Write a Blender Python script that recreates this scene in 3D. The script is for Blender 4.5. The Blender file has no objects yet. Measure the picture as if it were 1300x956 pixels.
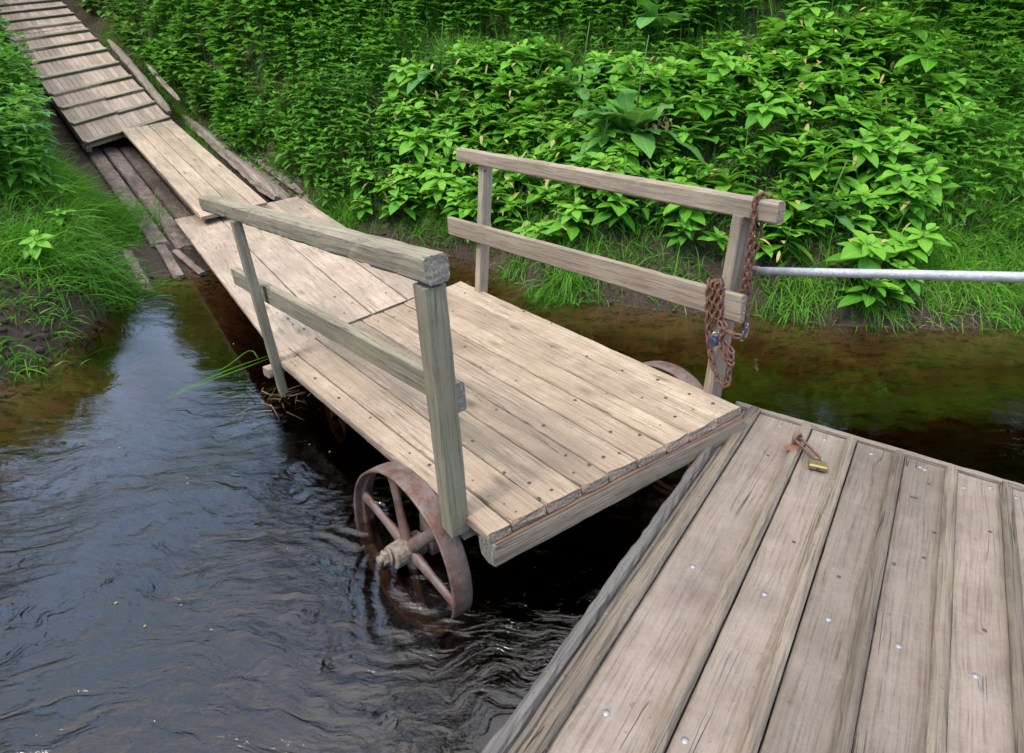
import bpy, math, random
import numpy as np
from math import sin, cos, pi, radians, sqrt
from mathutils import Vector, Matrix
random.seed(7); rng = np.random.default_rng(11)
S = bpy.context.scene; COL = S.collection

# ------------------------------------------------------------------ camera
F_PX, PITCH, ROLL, CH = 800.0, 0.4167, 0.0271, 1.5
FW = np.array([0, cos(PITCH), -sin(PITCH)]); R0 = np.array([1., 0, 0]); U0 = np.cross(R0, FW)
RT = R0*cos(ROLL)+U0*sin(ROLL); UP = U0*cos(ROLL)-R0*sin(ROLL)
EYE = np.array([0, 0, CH])
cd = bpy.data.cameras.new('camera'); cam = bpy.data.objects.new('camera', cd); COL.objects.link(cam)
M = Matrix(((RT[0], UP[0], -FW[0], 0), (RT[1], UP[1], -FW[1], 0), (RT[2], UP[2], -FW[2], CH), (0, 0, 0, 1)))
cam.matrix_world = M
cd.sensor_width = 36; cd.lens = 36*F_PX/1300; cd.shift_y = -45/1300; cd.clip_end = 2000; cd.clip_start = .05
S.camera = cam

def ray(px):
    d = FW*F_PX+RT*(px[0]-650)-UP*(px[1]-433); return d/np.linalg.norm(d)
def at(px, z):
    d = ray(px); return EYE+d*((z-CH)/d[2])
def on_plane(px, P, n):
    d = ray(px); return EYE+d*(((P-EYE)@n)/(d@n))
def near_line(px, P, n):          # point of the pixel's ray closest to the line P + t n
    d = ray(px); w = P-EYE; b = d@n
    t = ((w@d)-(w@n)*b)/(1-b*b); return EYE+d*t
def to_px(P):
    d = np.asarray(P, float)-EYE; z = d@FW
    return 650+F_PX*(d@RT)/z, 433-F_PX*(d@UP)/z
def unit(v): v = np.asarray(v, float); return v/np.linalg.norm(v)
A3 = lambda *a: np.array(a, float)

# ------------------------------------------------------------------ numpy noise
def vnoise(x, y, seed=0):
    xi = np.floor(x).astype(np.int64); yi = np.floor(y).astype(np.int64); xf = x-xi; yf = y-yi
    def h(a, b):
        n = (a*374761393+b*668265263+seed*982451653) & 0xffffffff
        n = ((n ^ (n >> 13))*1274126177) & 0xffffffff
        return ((n ^ (n >> 16)) & 0xffff)/65535.0
    u = xf*xf*(3-2*xf); v = yf*yf*(3-2*yf)
    return (h(xi, yi)*(1-u)+h(xi+1, yi)*u)*(1-v)+(h(xi, yi+1)*(1-u)+h(xi+1, yi+1)*u)*v
def fbm(x, y, o=4, seed=0):
    s = 0; a = .5
    for i in range(o): s = s+a*(vnoise(x*2**i, y*2**i, seed+i)-.5); a *= .5
    return s
def sstep(a, b, x): t = np.clip((x-a)/(b-a), 0, 1); return t*t*(3-2*t)

# ------------------------------------------------------------------ objects
def tag(o, label=None, cat=None, group=None, kind=None):
    for k, v in (('label', label), ('category', cat), ('group', group), ('kind', kind)):
        if v: o[k] = v
    return o
def empty(name, loc, label, cat, group=None):
    o = bpy.data.objects.new(name, None); COL.objects.link(o); o.location = Vector(loc); o.empty_display_size = .1
    return tag(o, label, cat, group)
def link(o, parent=None):
    COL.objects.link(o)
    if parent is not None:
        o.parent = parent; m = Matrix.Translation(-parent.location) if parent.type == 'EMPTY' else Matrix.Identity(4)
        o.matrix_parent_inverse = m
    return o

def skew_of(edge, ax, side):
    ax = unit(ax); side = np.asarray(side, float); side = unit(side-(side@ax)*ax); return (edge@ax)/(edge@side)
class MB:
    def __init__(s): s.v = []; s.f = []; s.uv = []; s.r = []; s.m = []; s.sm = []
    def face(s, ids, uvs, rnd=0., mat=0, smooth=False):
        s.f.append(ids); s.uv += uvs; s.r.append(rnd); s.m.append(mat); s.sm.append(smooth)
    def build(s, name, mats, parent=None):
        me = bpy.data.meshes.new(name); me.from_pydata([tuple(map(float, p)) for p in s.v], [], s.f)
        ul = me.uv_layers.new(name='UVMap'); ul.data.foreach_set('uv', np.array(s.uv, np.float32).ravel())
        at_ = me.attributes.new('tint', 'FLOAT', 'FACE'); at_.data.foreach_set('value', np.array(s.r, np.float32))
        for m in (mats if isinstance(mats, (list, tuple)) else [mats]): me.materials.append(m)
        me.polygons.foreach_set('material_index', s.m); me.polygons.foreach_set('use_smooth', s.sm)
        me.update(); o = bpy.data.objects.new(name, me); return link(o, parent)
    # a worn timber from p0 to p1; 'side' = direction of its width
    def beam(s, p0, p1, side, w, t, wear=.004, endwear=.004, bev=.006, seg=None, bow=0., w1=None, um=0, endmat=1, rnd=None, p_n=None, sk=(0, 0)):
        p0 = np.asarray(p0, float); p1 = np.asarray(p1, float); L = np.linalg.norm(p1-p0); ax = (p1-p0)/L
        side = np.asarray(side, float); side = side-(side@ax)*ax; side /= np.linalg.norm(side)
        n = np.cross(ax, side); n = n if (p_n is None and n[2] >= 0) or (p_n is not None and n@p_n > 0) else -n
        seg = seg or max(3, int(L/.05)); w1 = w if w1 is None else w1
        rnd = random.random() if rnd is None else rnd; off = random.random()*50
        base = len(s.v); k = 12
        ph = [random.random()*9 for _ in range(k)]
        for i in range(seg+1):
            q = i/seg; ww = w+(w1-w)*q; b = min(bev, t*.45, ww*.45); hw = ww/2; ht = t/2
            cs = [(-hw+b, -ht), (0, -ht), (hw-b, -ht), (hw, -ht+b), (hw, 0), (hw, ht-b), (hw-b, ht), (0, ht), (-hw+b, ht), (-hw, ht-b), (-hw, 0), (-hw, -ht+b)]
            c = p0+(p1-p0)*q+n*bow*sin(pi*q)
            for j, (a, bb) in enumerate(cs):
                d = 0.
                if j in (2, 3, 5, 6, 8, 9, 11, 0):
                    d = wear*(.5*sin(ph[j]+q*L*9)+.7*(random.random()-.5))
                    if random.random() < .05: d += wear*random.random()*1.6
                r_ = sqrt(a*a+bb*bb)+1e-6
                a2 = a-(a/r_)*abs(d); b2 = bb-(bb/r_)*abs(d)*.6
                e = 0.
                if i in (0, seg): e = (1 if i == 0 else -1)*endwear*random.random()*(1.6 if j > 4 and j < 10 else .7)
                s.v.append(c+side*a2+n*b2+ax*(e+a2*(sk[0]*(1-q)+sk[1]*q)))
        per = [0]; cw = [(-w/2, -t/2), (0, -t/2), (w/2, -t/2), (w/2, -t/2+bev), (w/2, 0), (w/2, t/2-bev), (w/2, t/2), (0, t/2), (-w/2, t/2), (-w/2, t/2-bev), (-w/2, 0), (-w/2, -t/2+bev), (-w/2, -t/2)]
        for j in range(12): per.append(per[-1]+math.dist(cw[j], cw[j+1])+1e-4)
        for i in range(seg):
            for j in range(k):
                a = base+i*k+j; b2 = base+i*k+(j+1) % k; c = base+(i+1)*k+(j+1) % k; d = base+(i+1)*k+j
                u0 = L*i/seg+off; u1 = L*(i+1)/seg+off
                s.face((a, b2, c, d), [(u0, per[j]+off), (u0, per[j+1]+off), (u1, per[j+1]+off), (u1, per[j]+off)], rnd, um)
        for i in (0, seg):
            ids = tuple(base+i*k+j for j in range(k)); ids = ids[::-1] if i == 0 else ids
            uv = [(( s.v[q]-p0)@side+off, (s.v[q]-p0)@n+off) for q in ids]
            s.face(ids, uv, rnd, endmat)
        return s
    def tube(s, pts, rad, k=10, closed=False, mat=0, rnd=0., caps=True, smooth=True):
        pts = [np.asarray(p, float) for p in pts]; N = len(pts); base = len(s.v)
        rad = rad if hasattr(rad, '__len__') else [rad]*N
        up = None; acc = 0
        for i, p in enumerate(pts):
            t = (pts[(i+1) % N]-pts[i-1]) if closed else (pts[min(i+1, N-1)]-pts[max(i-1, 0)])
            t = unit(t)
            if up is None: up = np.cross(t, A3(0, 0, 1)) if abs(t[2]) < .9 else np.cross(t, A3(1, 0, 0))
            up = up-(up@t)*t; up = unit(up); b = np.cross(t, up)
            for j in range(k):
                a = 2*pi*j/k; s.v.append(p+(up*cos(a)+b*sin(a))*rad[i])
        for i in range(N if closed else N-1):
            i2 = (i+1) % N
            for j in range(k):
                j2 = (j+1) % k
                s.face((base+i*k+j, base+i*k+j2, base+i2*k+j2, base+i2*k+j), [(i*.02, j/k*.1), (i*.02, (j+1)/k*.1), (i*.02+.02, (j+1)/k*.1), (i*.02+.02, j/k*.1)], rnd, mat, smooth)
        if not closed and caps:
            s.face(tuple(base+j for j in range(k))[::-1], [(0, 0)]*k, rnd, mat); s.face(tuple(base+(N-1)*k+j for j in range(k)), [(0, 0)]*k, rnd, mat)
        return s
    def disc(s, c, n, r, h=.003, k=10, mat=0, dome=True, rnd=0.):
        n = unit(n); u = unit(np.cross(n, A3(.3, .9, .1))); v = np.cross(n, u); c = np.asarray(c, float)
        b = len(s.v)
        for j in range(k): a = 2*pi*j/k; s.v.append(c+(u*cos(a)+v*sin(a))*r)
        for j in range(k): a = 2*pi*j/k; s.v.append(c+(u*cos(a)+v*sin(a))*r*.7+n*h*.75)
        s.v.append(c+n*h)
        for j in range(k):
            j2 = (j+1) % k
            s.face((b+j, b+j2, b+k+j2, b+k+j), [(0, 0)]*4, rnd, mat, True); s.face((b+k+j, b+k+j2, b+2*k), [(0, 0)]*3, rnd, mat, True)
        return s

# ------------------------------------------------------------------ materials
def newmat(name):
    m = bpy.data.materials.new(name); m.use_nodes = True; nt = m.node_tree; nt.nodes.clear()
    return m, nt, nt.nodes, nt.links
def nd(nt, typ, ins=None, **kw):
    n = nt.nodes.new(typ)
    for k, v in kw.items(): setattr(n, k, v)
    for k, v in (ins or {}).items():
        if isinstance(v, bpy.types.NodeSocket): nt.links.new(v, n.inputs[k])
        else: n.inputs[k].default_value = v
    return n
def ramp(nt, fac, stops, interp='LINEAR'):
    r = nt.nodes.new('ShaderNodeValToRGB'); e = r.color_ramp.elements; r.color_ramp.interpolation = interp
    while len(e) < len(stops): e.new(.5)
    for el, (p, c) in zip(e, stops): el.position = p; el.color = (c, c, c, 1) if not hasattr(c, '__len__') else (*c, 1)
    nt.links.new(fac, r.inputs[0]); return r.outputs[0]
def mixc(nt, f, a, b, mode='MIX'):
    n = nt.nodes.new('ShaderNodeMix'); n.data_type = 'RGBA'; n.blend_type = mode
    for i, v in ((0, f), (6, a), (7, b)):
        if isinstance(v, bpy.types.NodeSocket): nt.links.new(v, n.inputs[i])
        else: n.inputs[i].default_value = v if i == 0 else (*v, 1)
    return n.outputs[2]
def mapped(nt, src, sc, loc=(0, 0, 0)):
    return nd(nt, 'ShaderNodeMapping', {'Vector': src, 'Scale': sc, 'Location': loc}).outputs[0]
def mth(nt, op, a, b=0.):
    n = nt.nodes.new('ShaderNodeMath'); n.operation = op
    for i, v in enumerate((a, b)):
        if isinstance(v, bpy.types.NodeSocket): nt.links.new(v, n.inputs[i])
        else: n.inputs[i].default_value = v
    return n.outputs[0]
def finish(m, nt, col, rough=.8, bump=None, bs=.3, bd=.01, metal=0., spec=.3):
    p = nd(nt, 'ShaderNodeBsdfPrincipled', {'Base Color': col if isinstance(col, bpy.types.NodeSocket) else (*col, 1), 'Roughness': rough, 'Metallic': metal, 'Specular IOR Level': spec})
    if bump is not None:
        b = nd(nt, 'ShaderNodeBump', {'Height': bump, 'Strength': bs, 'Distance': bd}); nt.links.new(b.outputs[0], p.inputs['Normal'])
    o = nt.nodes.new('ShaderNodeOutputMaterial'); nt.links.new(p.outputs[0], o.inputs[0]); return m

def wood(name, pale, mid, dark, stain=(.10, .085, .07), stain_amt=.5, knots=.5, grime=None, grime_amt=0., grain=70, bump=.5):
    m, nt, N, L = newmat(name)
    uv = nd(nt, 'ShaderNodeUVMap').outputs[0]; tint = nd(nt, 'ShaderNodeAttribute', attribute_name='tint').outputs['Fac']
    obj = nd(nt, 'ShaderNodeNewGeometry').outputs['Position']
    warp = nd(nt, 'ShaderNodeTexNoise', {'Vector': mapped(nt, uv, (2.2, 9, 1)), 'Scale': 1., 'Detail': 2.}).outputs['Color']
    wv = nd(nt, 'ShaderNodeVectorMath', {0: warp, 1: (.5, .5, .5)}, operation='SUBTRACT').outputs[0]
    wv = nd(nt, 'ShaderNodeVectorMath', {0: wv, 'Scale': .035}, operation='SCALE').outputs[0]
    uvw = nd(nt, 'ShaderNodeVectorMath', {0: uv, 1: wv}, operation='ADD').outputs[0]
    g1 = nd(nt, 'ShaderNodeTexNoise', {'Vector': mapped(nt, uvw, (3., grain, 1)), 'Scale': 1., 'Detail': 6., 'Roughness': .65}).outputs[0]
    g2 = nd(nt, 'ShaderNodeTexNoise', {'Vector': mapped(nt, uvw, (1.3, 17, 1)), 'Scale': 1., 'Detail': 3.}).outputs[0]
    big = nd(nt, 'ShaderNodeTexNoise', {'Vector': mapped(nt, uv, (1.4, 3.2, 1)), 'Scale': 1., 'Detail': 5., 'Roughness': .6}).outputs[0]
    st = nd(nt, 'ShaderNodeTexNoise', {'Vector': obj, 'Scale': 5., 'Detail': 6., 'Roughness': .7}).outputs[0]
    fine = nd(nt, 'ShaderNodeTexNoise', {'Vector': obj, 'Scale': 140., 'Detail': 3.}).outputs[0]
    c = mixc(nt, ramp(nt, g2, [(.3, 0), (.7, 1)]), pale, mid)
    c = mixc(nt, ramp(nt, g1, [(.48, 0), (.68, 1)]), c, dark)
    c = mixc(nt, ramp(nt, big, [(.42, 0), (.75, stain_amt)]), c, stain)
    c = mixc(nt, ramp(nt, st, [(.55, 0), (.8, stain_amt*.8)]), c, stain)
    # long drying cracks
    ck = nd(nt, 'ShaderNodeTexNoise', {'Vector': mapped(nt, uvw, (1.1, 34, 1)), 'Scale': 1., 'Detail': 1.}).outputs[0]
    ckl = ramp(nt, mth(nt, 'ABSOLUTE', mth(nt, 'SUBTRACT', ck, .5)), [(0, 1), (.009, 0)])
    ckm = ramp(nt, nd(nt, 'ShaderNodeTexNoise', {'Vector': mapped(nt, uv, (1.7, 6, 1)), 'Scale': 1.}).outputs[0], [(.55, 0), (.62, 1)])
    crack = mth(nt, 'MULTIPLY', ckl, ckm)
    c = mixc(nt, mth(nt, 'MULTIPLY', crack, .8), c, (.03, .025, .02))
    # knots
    vo = nd(nt, 'ShaderNodeTexVoronoi', {'Vector': mapped(nt, uvw, (2.6, 8., 1)), 'Scale': 1.}).outputs['Distance']
    vc = nd(nt, 'ShaderNodeTexVoronoi', {'Vector': mapped(nt, uvw, (2.6, 8., 1)), 'Scale': 1.}).outputs['Color']
    sel = ramp(nt, vc, [(.42, 0), (.44, 1)])
    kn = mth(nt, 'MULTIPLY', ramp(nt, vo, [(.05, 1), (.12, .55), (.22, 0)]), sel)
    c = mixc(nt, mth(nt, 'MULTIPLY', kn, knots), c, (.07, .045, .03))
    if grime:
        gm = nd(nt, 'ShaderNodeTexNoise', {'Vector': obj, 'Scale': 9., 'Detail': 7., 'Roughness': .75}).outputs[0]
        c = mixc(nt, ramp(nt, gm, [(.42, 0), (.62, grime_amt)]), c, grime)
    sp1 = nd(nt, 'ShaderNodeTexNoise', {'Vector': obj, 'Scale': 34., 'Detail': 3., 'Roughness': .6}).outputs[0]
    c = mixc(nt, ramp(nt, sp1, [(.66, 0), (.72, .65)]), c, dark)
    c = mixc(nt, ramp(nt, sp1, [(.27, .45), (.33, 0)]), c, tuple(min(.62, x*1.2) for x in pale))
    c = mixc(nt, ramp(nt, fine, [(.3, .0), (.7, .22)]), c, tuple(x*.55 for x in mid))
    dirt = nd(nt, 'ShaderNodeTexNoise', {'Vector': obj, 'Scale': 2.1, 'Detail': 5., 'Roughness': .62}).outputs[0]
    c = mixc(nt, ramp(nt, dirt, [(.46, 0), (.68, .45)]), c, tuple(x*.5 for x in mid))
    br = nd(nt, 'ShaderNodeMapRange', {'Value': tint, 'To Min': .74, 'To Max': 1.18}).outputs[0]
    c = nd(nt, 'ShaderNodeVectorMath', {0: c, 'Scale': br}, operation='SCALE').outputs[0]
    h = mth(nt, 'SUBTRACT', mth(nt, 'MULTIPLY', g2, .6), mth(nt, 'ADD', mth(nt, 'MULTIPLY', g1, .8), mth(nt, 'MULTIPLY', crack, 1.4)))
    h = mth(nt, 'ADD', h, mth(nt, 'MULTIPLY', fine, .25))
    return finish(m, nt, c, .78, h, bump, .006, spec=.25)

def endgrain(name, a, b):
    m, nt, N, L = newmat(name)
    uv = nd(nt, 'ShaderNodeUVMap').outputs[0]
    w = nd(nt, 'ShaderNodeTexWave', {'Vector': uv, 'Scale': 14., 'Distortion': 9., 'Detail': 4.}, wave_type='RINGS').outputs['Fac']
    n = nd(nt, 'ShaderNodeTexNoise', {'Vector': uv, 'Scale': 90., 'Detail': 5.}).outputs[0]
    c = mixc(nt, mth(nt, 'MULTIPLY', w, .6), a, b); c = mixc(nt, ramp(nt, n, [(.4, 0), (.7, .7)]), c, (.05, .04, .03))
    return finish(m, nt, c, .9, mth(nt, 'ADD', mth(nt, 'MULTIPLY', w, .3), mth(nt, 'MULTIPLY', n, 1.2)), .45, .005)

def rust(name, a=(.14, .07, .045), b=(.24, .20, .18), c3=(.30, .10, .03), metal=.25, sc=14., amt=.5):
    m, nt, N, L = newmat(name)
    o = nd(nt, 'ShaderNodeNewGeometry').outputs['Position']
    n1 = nd(nt, 'ShaderNodeTexNoise', {'Vector': o, 'Scale': sc, 'Detail': 8., 'Roughness': .7}).outputs[0]
    n2 = nd(nt, 'ShaderNodeTexNoise', {'Vector': o, 'Scale': sc*5, 'Detail': 5., 'Roughness': .7}).outputs[0]
    c = mixc(nt, ramp(nt, n1, [(.40, 0), (.62, 1)]), a, b)
    c = mixc(nt, ramp(nt, n2, [(.52, 0), (.66, amt)]), c, c3)
    c = mixc(nt, ramp(nt, n2, [(.28, .7), (.42, 0)]), c, (.04, .025, .02))
    return finish(m, nt, c, .62, mth(nt, 'ADD', n1, n2), .7, .004, metal=metal, spec=.5)

def simple(name, col, rough=.5, metal=0., nscale=60, namt=.3, dark=None):
    m, nt, N, L = newmat(name); o = nd(nt, 'ShaderNodeNewGeometry').outputs['Position']
    n = nd(nt, 'ShaderNodeTexNoise', {'Vector': o, 'Scale': float(nscale), 'Detail': 5.}).outputs[0]
    c = mixc(nt, ramp(nt, n, [(.4, 0), (.7, namt)]), col, dark or tuple(x*.4 for x in col))
    return finish(m, nt, c, rough, n, .2, .002, metal=metal, spec=.5)

def leafmat(name, stops, trans=.35, rough=.42, vein=True):
    m, nt, N, L = newmat(name)
    tint = nd(nt, 'ShaderNodeAttribute', attribute_name='tint').outputs['Fac']
    rnd = nd(nt, 'ShaderNodeObjectInfo').outputs['Random']
    o = nd(nt, 'ShaderNodeNewGeometry').outputs['Position']
    big = nd(nt, 'ShaderNodeTexNoise', {'Vector': o, 'Scale': .9, 'Detail': 3.}).outputs[0]
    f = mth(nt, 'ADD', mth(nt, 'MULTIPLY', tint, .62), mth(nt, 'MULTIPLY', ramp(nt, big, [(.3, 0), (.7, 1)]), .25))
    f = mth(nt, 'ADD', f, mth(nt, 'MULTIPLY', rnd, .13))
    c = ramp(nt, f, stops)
    if vein:
        uv = nd(nt, 'ShaderNodeUVMap').outputs[0]; sp = nd(nt, 'ShaderNodeSeparateXYZ', {0: uv})
        av = mth(nt, 'ABSOLUTE', sp.outputs[1])
        rib = ramp(nt, av, [(.03, .55), (.10, 0)])
        ww = nd(nt, 'ShaderNodeTexWave', {'Vector': nd(nt, 'ShaderNodeCombineXYZ', {0: mth(nt, 'SUBTRACT', sp.outputs[0], mth(nt, 'MULTIPLY', av, .35))}).outputs[0], 'Scale': 2.6}, wave_profile='SIN').outputs['Fac']
        rib2 = ramp(nt, ww, [(.82, 0), (.98, .28)])
        c = mixc(nt, rib, c, (.30, .42, .12)); c = mixc(nt, rib2, c, (.20, .34, .08))
        spot = nd(nt, 'ShaderNodeTexNoise', {'Vector': o, 'Scale': 55., 'Detail': 2.}).outputs[0]
        c = mixc(nt, ramp(nt, spot, [(.70, 0), (.76, .5)]), c, (.28, .20, .06))
    p = nd(nt, 'ShaderNodeBsdfPrincipled', {'Base Color': c, 'Roughness': rough, 'Specular IOR Level': .22})
    t = nd(nt, 'ShaderNodeBsdfTranslucent', {'Color': mixc(nt, .5, c, (.18, .42, .04))})
    mx = nd(nt, 'ShaderNodeMixShader', {0: trans, 1: p.outputs[0], 2: t.outputs[0]})
    out = nd(nt, 'ShaderNodeOutputMaterial', {0: mx.outputs[0]}); return m

deckw = wood('deck_wood', (.50, .40, .295), (.39, .295, .21), (.16, .11, .073), (.18, .13, .09), .72, .85, grime=(.30, .225, .155), grime_amt=.65, bump=1.)
rampw = wood('ramp_wood', (.48, .39, .305), (.39, .305, .235), (.20, .15, .11), (.20, .15, .11), .6, .8, grain=50, grime=(.28, .215, .16), grime_amt=.55, bump=.9)
neww = wood('new_wood', (.47, .38, .28), (.40, .315, .23), (.22, .165, .115), (.25, .19, .135), .55, .7, grain=45, bump=.6)
greyw = wood('grey_rail_wood', (.42, .345, .255), (.325, .26, .19), (.15, .115, .08), (.16, .125, .09), .5, .4, bump=.7)
railw = wood('near_rail_wood', (.385, .335, .24), (.285, .245, .17), (.11, .09, .06), (.12, .10, .07), .6, .35, grime=(.25, .24, .16), grime_amt=.4, bump=.9)
postw = wood('green_post_wood', (.37, .325, .225), (.28, .25, .165), (.13, .105, .065), (.15, .105, .065), .6, .2, grime=(.255, .26, .165), grime_amt=.5, bump=.8)
dockw = wood('dock_board_wood', (.275, .225, .182), (.22, .176, .142), (.115, .09, .072), (.13, .10, .08), .55, .45, grime=(.32, .28, .235), grime_amt=.35, grain=95, bump=1.)
battw = wood('dock_batten_wood', (.28, .23, .175), (.20, .16, .12), (.075, .058, .043), (.085, .065, .05), .6, .3, bump=1.)
edgew = wood('dock_edge_wood', (.24, .215, .19), (.16, .145, .135), (.06, .055, .055), (.07, .065, .065), .6, .2, bump=1.)
walkw = wood('walkway_wood', (.46, .36, .29), (.38, .295, .235), (.24, .18, .14), (.27, .20, .155), .45, .3, grime=(.28, .23, .16), grime_amt=.3)
cleatw = wood('cleat_wood', (.45, .365, .28), (.37, .30, .22), (.19, .16, .11), (.22, .19, .13), .5, .3, grime=(.26, .26, .15), grime_amt=.35)
shadew = wood('cleat_front_shade', (.13, .13, .08), (.085, .09, .05), (.04, .04, .025), (.04, .04, .025), .5, .1)  # dark green painted shade for the downhill faces of the cleats
slipw = wood('slipway_wood', (.40, .315, .265), (.30, .23, .195), (.08, .055, .045), (.05, .035, .03), .85, .3, grime=(.06, .042, .03), grime_amt=.75, bump=1.)
beamw = wood('beam_wood', (.46, .37, .27), (.35, .275, .20), (.16, .12, .085), (.18, .135, .095), .5, .4, grime=(.40, .20, .10), grime_amt=.3, bump=.8)
endg = endgrain('end_grain', (.33, .25, .18), (.20, .145, .10))
endd = endgrain('end_grain_grey', (.26, .23, .19), (.13, .115, .095))
rustm = rust('rusty_iron'); rustw = rust('wheel_iron', (.115, .062, .045), (.20, .165, .15), (.30, .115, .045), .35, 9., .55)
rustr = rust('orange_rust', (.20, .085, .045), (.15, .09, .065), (.34, .14, .05), .1, 30., .5)
rustc = rust('chain_rust', (.11, .045, .03), (.17, .085, .06), (.25, .095, .045), .2, 60., .6)
pole = rust('galvanised_steel', (.36, .38, .40), (.48, .50, .53), (.30, .22, .16), .75, 25., .3)
drymud = simple('dried_mud_iron', (.27, .225, .175), .8, .05, 50, .9, (.12, .075, .055))
silver = simple('shiny_steel', (.36, .37, .39), .36, .85, 200, .3)
studm = simple('dull_zinc', (.30, .30, .31), .5, .8, 200, .4)
brass = simple('dull_brass', (.30, .235, .11), .42, .75, 90, .5, (.14, .11, .06))
blue = simple('blue_plastic', (.03, .04, .10), .35, .1)
nailm = simple('nail_iron', (.085, .055, .042), .6, .4)
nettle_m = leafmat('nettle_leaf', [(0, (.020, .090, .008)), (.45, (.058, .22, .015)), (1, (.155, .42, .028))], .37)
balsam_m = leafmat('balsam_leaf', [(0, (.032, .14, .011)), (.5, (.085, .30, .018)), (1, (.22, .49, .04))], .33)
dock_m = leafmat('dock_leaf', [(0, (.03, .13, .03)), (.5, (.07, .22, .045)), (1, (.15, .35, .07))], .27, .36)
grass_m = leafmat('grass_blade', [(0, (.028, .105, .010)), (.45, (.075, .245, .015)), (.84, (.17, .40, .03)), (.93, (.36, .38, .12)), (1, (.45, .36, .20))], .36, .5, vein=False)
dead_m = leafmat('dead_stalk', [(0, (.10, .07, .04)), (.6, (.24, .17, .11)), (1, (.38, .30, .20))], .15, .7, vein=False)
stem_m = leafmat('green_stem', [(0, (.05, .12, .02)), (1, (.16, .22, .05))], .1, .5, vein=False)

# ------------------------------------------------------------------ terrain
WL = -.40
right_shore = [(-2.95, 6.35), (-2.45, 6.75), (-1.9, 6.85), (-1.4, 6.75), (-.85, 6.5), (-.45, 6.25), (-.12, 5.9), (.10, 5.45), (.42, 5.2), (.745, 5.14), (1.44, 4.93), (1.75, 5.02), (2.1, 4.93), (2.6, 4.72), (3.35, 4.72), (4.24, 4.87), (6, 5.2), (14, 6), (60, 9)]
left_shore = [(60, -5), (14, -4), (2, -3.6), (-2.6, -3.2), (-3.9, 0), (-3.6, 2.3), (-3.12, 3.15), (-3.10, 3.91), (-3.02, 4.34), (-2.92, 4.64), (-2.85, 5.0), (-2.86, 5.5), (-2.95, 5.95)]
POLY = np.array(left_shore+right_shore)
def seg_dist(x, y, a, b):
    dx, dy = b[0]-a[0], b[1]-a[1]; l = dx*dx+dy*dy
    t = np.clip(((x-a[0])*dx+(y-a[1])*dy)/l, 0, 1); return np.hypot(x-a[0]-t*dx, y-a[1]-t*dy), t
def shore_sd(x, y):
    d = np.full(x.shape, 1e9); ins = np.zeros(x.shape, bool); n = len(POLY)
    for i in range(n):
        a = POLY[i]; b = POLY[(i+1) % n]; d = np.minimum(d, seg_dist(x, y, a, b)[0])
        c = ((a[1] > y) != (b[1] > y)); xx = (b[0]-a[0])*(y-a[1])/((b[1]-a[1])+1e-12)+a[0]
        ins ^= c & (x < xx)
    return np.where(ins, -d, d)
# corridor of slipway and walkway: centre line with its height
PD = unit(A3(-.628, .764, .147)); WD = unit(A3(-.656, .690, .305)); RD = A3(-.572, .82, 0)
SLIP0 = A3(-2.62, 5.66, -.335)
k0 = SLIP0; k1 = SLIP0+PD*4.7; k2 = k1+WD*9; k3 = k2+WD*22
CORR = [A3(-2.2, 4.6, -.62), k0, k1, k2, k3]
def corridor(x, y):
    d = np.full(x.shape, 1e9); z = np.zeros(x.shape); side = np.zeros(x.shape)
    for a, b in zip(CORR[:-1], CORR[1:]):
        dd, t = seg_dist(x, y, a, b); zz = a[2]+(b[2]-a[2])*t; m = dd < d
        sd_ = (b[0]-a[0])*(y-a[1])-(b[1]-a[1])*(x-a[0])     # >0 left of walking direction
        d = np.where(m, dd, d); z = np.where(m, zz, z); side = np.where(m, np.sign(sd_), side)
    return d, z, side
def ground(x, y, detail=True):
    x = np.asarray(x, float); y = np.asarray(y, float)
    wob = .22*fbm(x*1.3, y*1.3, 3, 5)+.10*fbm(x*6, y*6, 2, 9)
    sd = shore_sd(x, y)+wob*.5
    dc, zc, side = corridor(x, y); lm = np.where(side > 0, 1., 0.)   # 1 on the left bank
    face = .30*sstep(-.02, .30, sd)+.10*sstep(.3, .9, sd)
    slope = .60*(1-lm)+.34*lm
    up = np.clip(sd-.25, 0, None)
    land = WL-.03+face+slope*np.minimum(up, 8)+.06*np.clip(up-8, 0, 40)
    land += .25*fbm(x*.7, y*.7, 3, 3)*sstep(.3, 2, sd)
    bed = WL-.02-.62*sstep(0, 2.2, -sd)-.05*sstep(0, .25, -sd)
    h = np.where(sd > 0, land, bed)
    wr = np.where(side > 0, .72, 1.05)                       # mud strip with logs on the right
    t = sstep(wr, wr+np.where(side > 0, .5, 1.1), dc)
    ws = sstep(-.55, .05, sd)*(1-t)
    h = h*(1-ws)+(zc-.10)*ws
    if detail:
        h = h+.05*fbm(x*4, y*4, 4, 21)+(.075*fbm(x*9, y*9, 3, 31)+.05*fbm(x*24, y*24, 2, 37))*sstep(-.05, .15, sd)
    return h
def axis(a0, a1, step, far):
    c = list(np.arange(a0, a1, step)); s = step; lo = [a0]; 
    while lo[-1] > -far: s *= 1.25; lo.append(lo[-1]-s)
    s = step; hi = [c[-1]]
    while hi[-1] < far: s *= 1.25; hi.append(hi[-1]+s)
    return np.array(lo[:0:-1]+c+hi[1:])
gx = axis(-8, 7, .045, 400); gy = axis(.5, 12, .045, 400)
X, Y = np.meshgrid(gx, gy); Z = ground(X, Y)
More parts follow.
